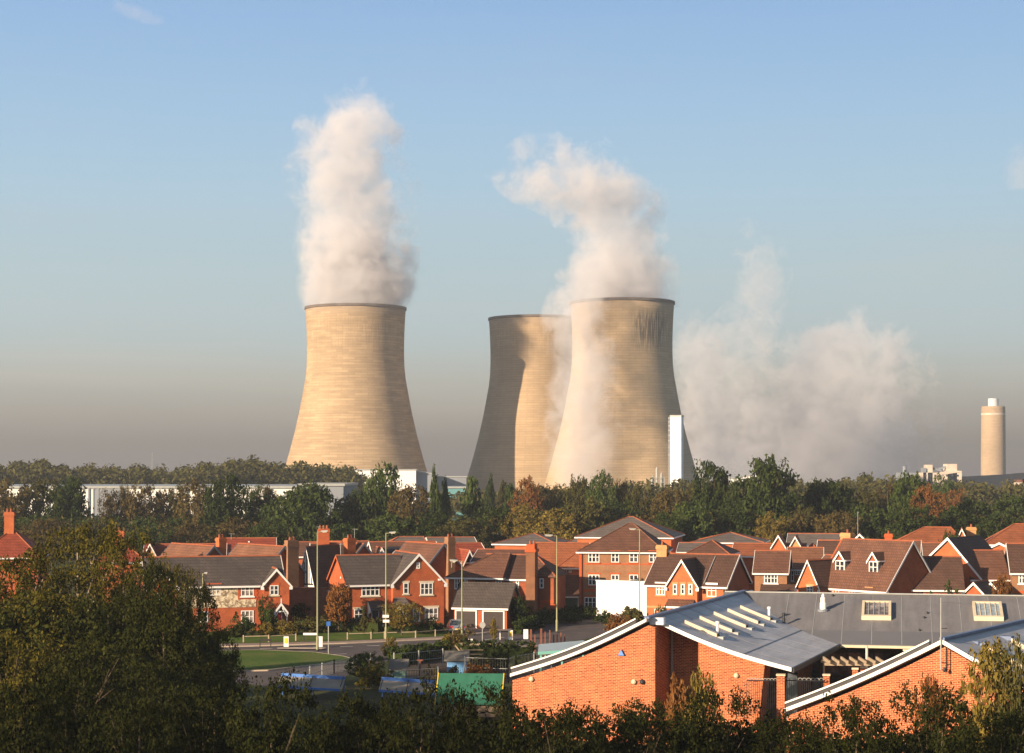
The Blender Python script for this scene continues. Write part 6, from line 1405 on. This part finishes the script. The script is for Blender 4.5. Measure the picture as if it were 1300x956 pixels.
# picnic beams, log ends
r = empty('play_beam', (*G(582, 838), 0), 0, 'long pale timber beam on trestle legs in the play garden', 'timber frame'); W_ = G(636, 838)[0]-G(582, 838)[0]; z = PZ(817, G(582, 838)[1])
MB().box(0, 0, z-.16, W_, .5, z).build('beam', M['timber'], r)
for q in (.2, W_-1.0): b = MB(); b.box(q, .1, 0, q+.12, .3, z-.16); b.beam((q-.5, .2, z-.2), (q+.05, .2, z-.9), .08, .1); b.build('leg', M['timber'], r)
x, Y = G(600, 850); r = empty('slatted_bench', (x, Y, 0), 5, 'stack of pale timber bench slats right of the blue shed', 'bench'); b = MB(); [b.box(-.9, .1+i*.35, .5+i*.35, 1.0, .35+i*.35, .58+i*.35) for i in range(4)]; b.build('slats', M['timber'], r); [MB().box(q, .1, 0, q+.08, 1.4, .5).build('leg', M['timber'], r) for q in (-.8, .85)]
x, Y = G(583, 838); r = empty('log_pile', (x, Y, 0), 0, 'small pile of cut logs beside the brown bush', 'log pile'); b = MB()
for i, (q, z) in enumerate(((0, .2), (.4, .2), (.8, .2), (.2, .55), (.6, .55), (.4, .9))): b.cyl((q, -.6, z), (q, .6, z), .19, .19, 10)
b.build('logs', M['timber'], r)
# row of stained posts
pp = [(674, 799, 840), (687, 798, 836), (679, 806, 834), (692, 802, 833), (698, 800, 832), (703, 806, 832), (707, 805, 831), (712, 803, 831), (717, 806, 830), (668, 824, 842)]
for i, (px, t_, b_) in enumerate(pp):
    x, Y = G(px, b_); w__ = .06 if i > 1 else .09
    o = MB().box(-w__, -w__, 0, w__, w__, PZ(t_, Y)).build('timber_post', M['rust_post'], loc=(x, Y, 0)); tag(o, ['thick stained post at the front left of the play posts', 'thick stained post second from the front', 'slim stained post just behind the thick front one', 'slim stained post left of the middle', 'stained post in the middle of the row', 'short stained post right of the middle', 'stained post third from the right end', 'stained post second from the right end', 'stained post at the right end of the row', 'stumpy stained post at the foot of the front one'][i], 'post', 'stained timber play posts')
r = empty('low_play_rail', (*G(651, 846), 0), 0, 'low stained timber rail beside the dark hedge', 'rail'); a, c = Vector((*G(651, 846), 0)), Vector((*G(672, 843), 0)); b = MB(); b.beam((0, 0, .75), c-a+Vector((0, 0, 1.0)), .12, .14); b.box(-.1, -.1, 0, .1, .1, .9); b.build('rail', M['rust_post'], r)
# aqua canopy
Y = 146; x0, x1 = PX(683, Y), PX(745, Y+2); z = PZ(829, Y); zb = PZ(819, Y+5); r = empty('canopy', (x0, Y, 0), 12, 'aqua framed canopy with a pale blue roof sheet beside the brick gable', 'canopy'); W_ = x1-x0+1
MB().prism([(0, 0, z), (W_, 0, z+.25), (W_, 5, zb+.25), (1.2, 5, zb)], (0, 0, .06)).build('roof_sheet', M['pale_sheet'], r)
MB().beam((0, -.04, z-.02), (W_, -.04, z+.22), .1, .24).build('front_beam', M['aqua'], r)
for q in (.25, W_*.4, W_*.75): b = MB(); b.box(q-.06, 0, 0, q+.06, .12, z-.1); b.beam((q, .05, z-.8), (q+.4, .05, z-.2), .06, .06); b.build('post', M['aqua'], r)
# mesh fence with concrete posts
def mesh_fence(pts, hgt, label, n=6, post='steel', bow=False):
    P = [Vector((*G(*p), 0)) for p in pts]; r = empty('mesh_fence', P[0], 0, label, 'fence'); b = MB()
    for a, c in zip(P, P[1:]):
        L = (c-a).length; m_ = max(1, int(L/2.6))
        for i in range(m_+1):
            q = a.lerp(c, i/m_)-P[0]; MB().box(q.x-.05, q.y-.05, 0, q.x+.05, q.y+.05, hgt+.1).build('post', M[post], r)
        for z in (.15, hgt*.5, hgt-.03): b.beam(a-P[0]+Vector((0, 0, z)), c-P[0]+Vector((0, 0, z)), .03, .035)
        k = int(L/.22)
        for i in range(k): q = a.lerp(c, i/k)-P[0]; b.beam(q+Vector((0, 0, .05)), q+Vector((.001, 0, hgt)), .008, .008)
    b.build('wire_mesh', M['steel'], r)
mesh_fence([(590, 860), (645, 862), (655, 858), (700, 850)], 1.7, 'grey mesh fence in front of the blue shed and hedge')
mesh_fence([(500, 852), (562, 846)], 1.5, 'grey mesh fence behind the brown weeds')
mesh_fence([(495, 872), (556, 868)], 1.3, 'grey mesh fence in front of the sage shed')
mesh_fence([(360, 874), (424, 855), (470, 846)], 1.1, 'low pale fence curving along the shaded side road')
x, Y = G(637, 845); MBo = MB().cyl((0, 0, 0), (0, 0, PZ(822, Y)), .06, .05, 8).build('white_post', M['white'], loc=(x, Y, 0)); tag(MBo, 'thin white post in front of the dark hedge', 'post')
x, Y = G(635, 812); MBo = MB().cyl((0, 0, 0), (0, 0, PZ(801, Y)), .05, .05, 8).build('white_post', M['white'], loc=(x, Y, 0)); tag(MBo, 'short white post between the golden conifer and the bollard', 'post')
x, Y = G(533, 862); o = MB().box(-.25, -.1, 1.5, .25, .1, 1.62).box(-.07, -.07, 0, .07, .07, 1.5).build('bird_table', M['rust_post'], loc=(x, Y, 0)); tag(o, 'orange brown bird table by the mesh fence', 'bird table')

# ---------------------------------------------------------------- below the photograph's lower edge: evergreen belt in front of everything, its leaf colour darkened for shade
rng = random.Random(77)
FR = []
for i in range(15):
    px = -10+i*92+rng.uniform(-12, 12); FR.append((px, (869 if px < 640 else 886)+rng.uniform(-3, 6)+(8 if 940 < px < 1060 else 0), 62, 74+rng.uniform(-3, 3)))
place = ['at the bottom left corner', 'under the near thicket, first from the left', 'under the near thicket, second from the left', 'under the near thicket, third from the left', 'below the shaded road', 'below the left blue rimmed shelter', 'below the right blue rimmed shelter', 'below the green roofed hut', 'below the left end of the near gable', 'below the middle of the near gable', 'below the shaded recess of the school', 'below the scalloped gates', 'below the left slope of the right gable', 'below the middle of the right gable', 'at the bottom right corner']
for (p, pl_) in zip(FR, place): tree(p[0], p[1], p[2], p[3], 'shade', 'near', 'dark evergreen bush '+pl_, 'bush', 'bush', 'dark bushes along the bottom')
# unseen trees added on the sunward side to throw shade over the lower left
for (x, Y, z, rr) in ((-44, 90, 10.5, 7), (-52, 104, 10, 8), (-47, 76, 11, 7), (-40, 62, 12, 7), (-34, 48, 13, 6), (-58, 90, 11, 8)):
    px = 650+x/Y*F; tree(px, HY+(H-z)/Y*F, rr/Y*F, Y, 'neard', 'round', 'unseen tree added left of the view for shade', 'tree', 'tree', 'unseen trees added for shade')

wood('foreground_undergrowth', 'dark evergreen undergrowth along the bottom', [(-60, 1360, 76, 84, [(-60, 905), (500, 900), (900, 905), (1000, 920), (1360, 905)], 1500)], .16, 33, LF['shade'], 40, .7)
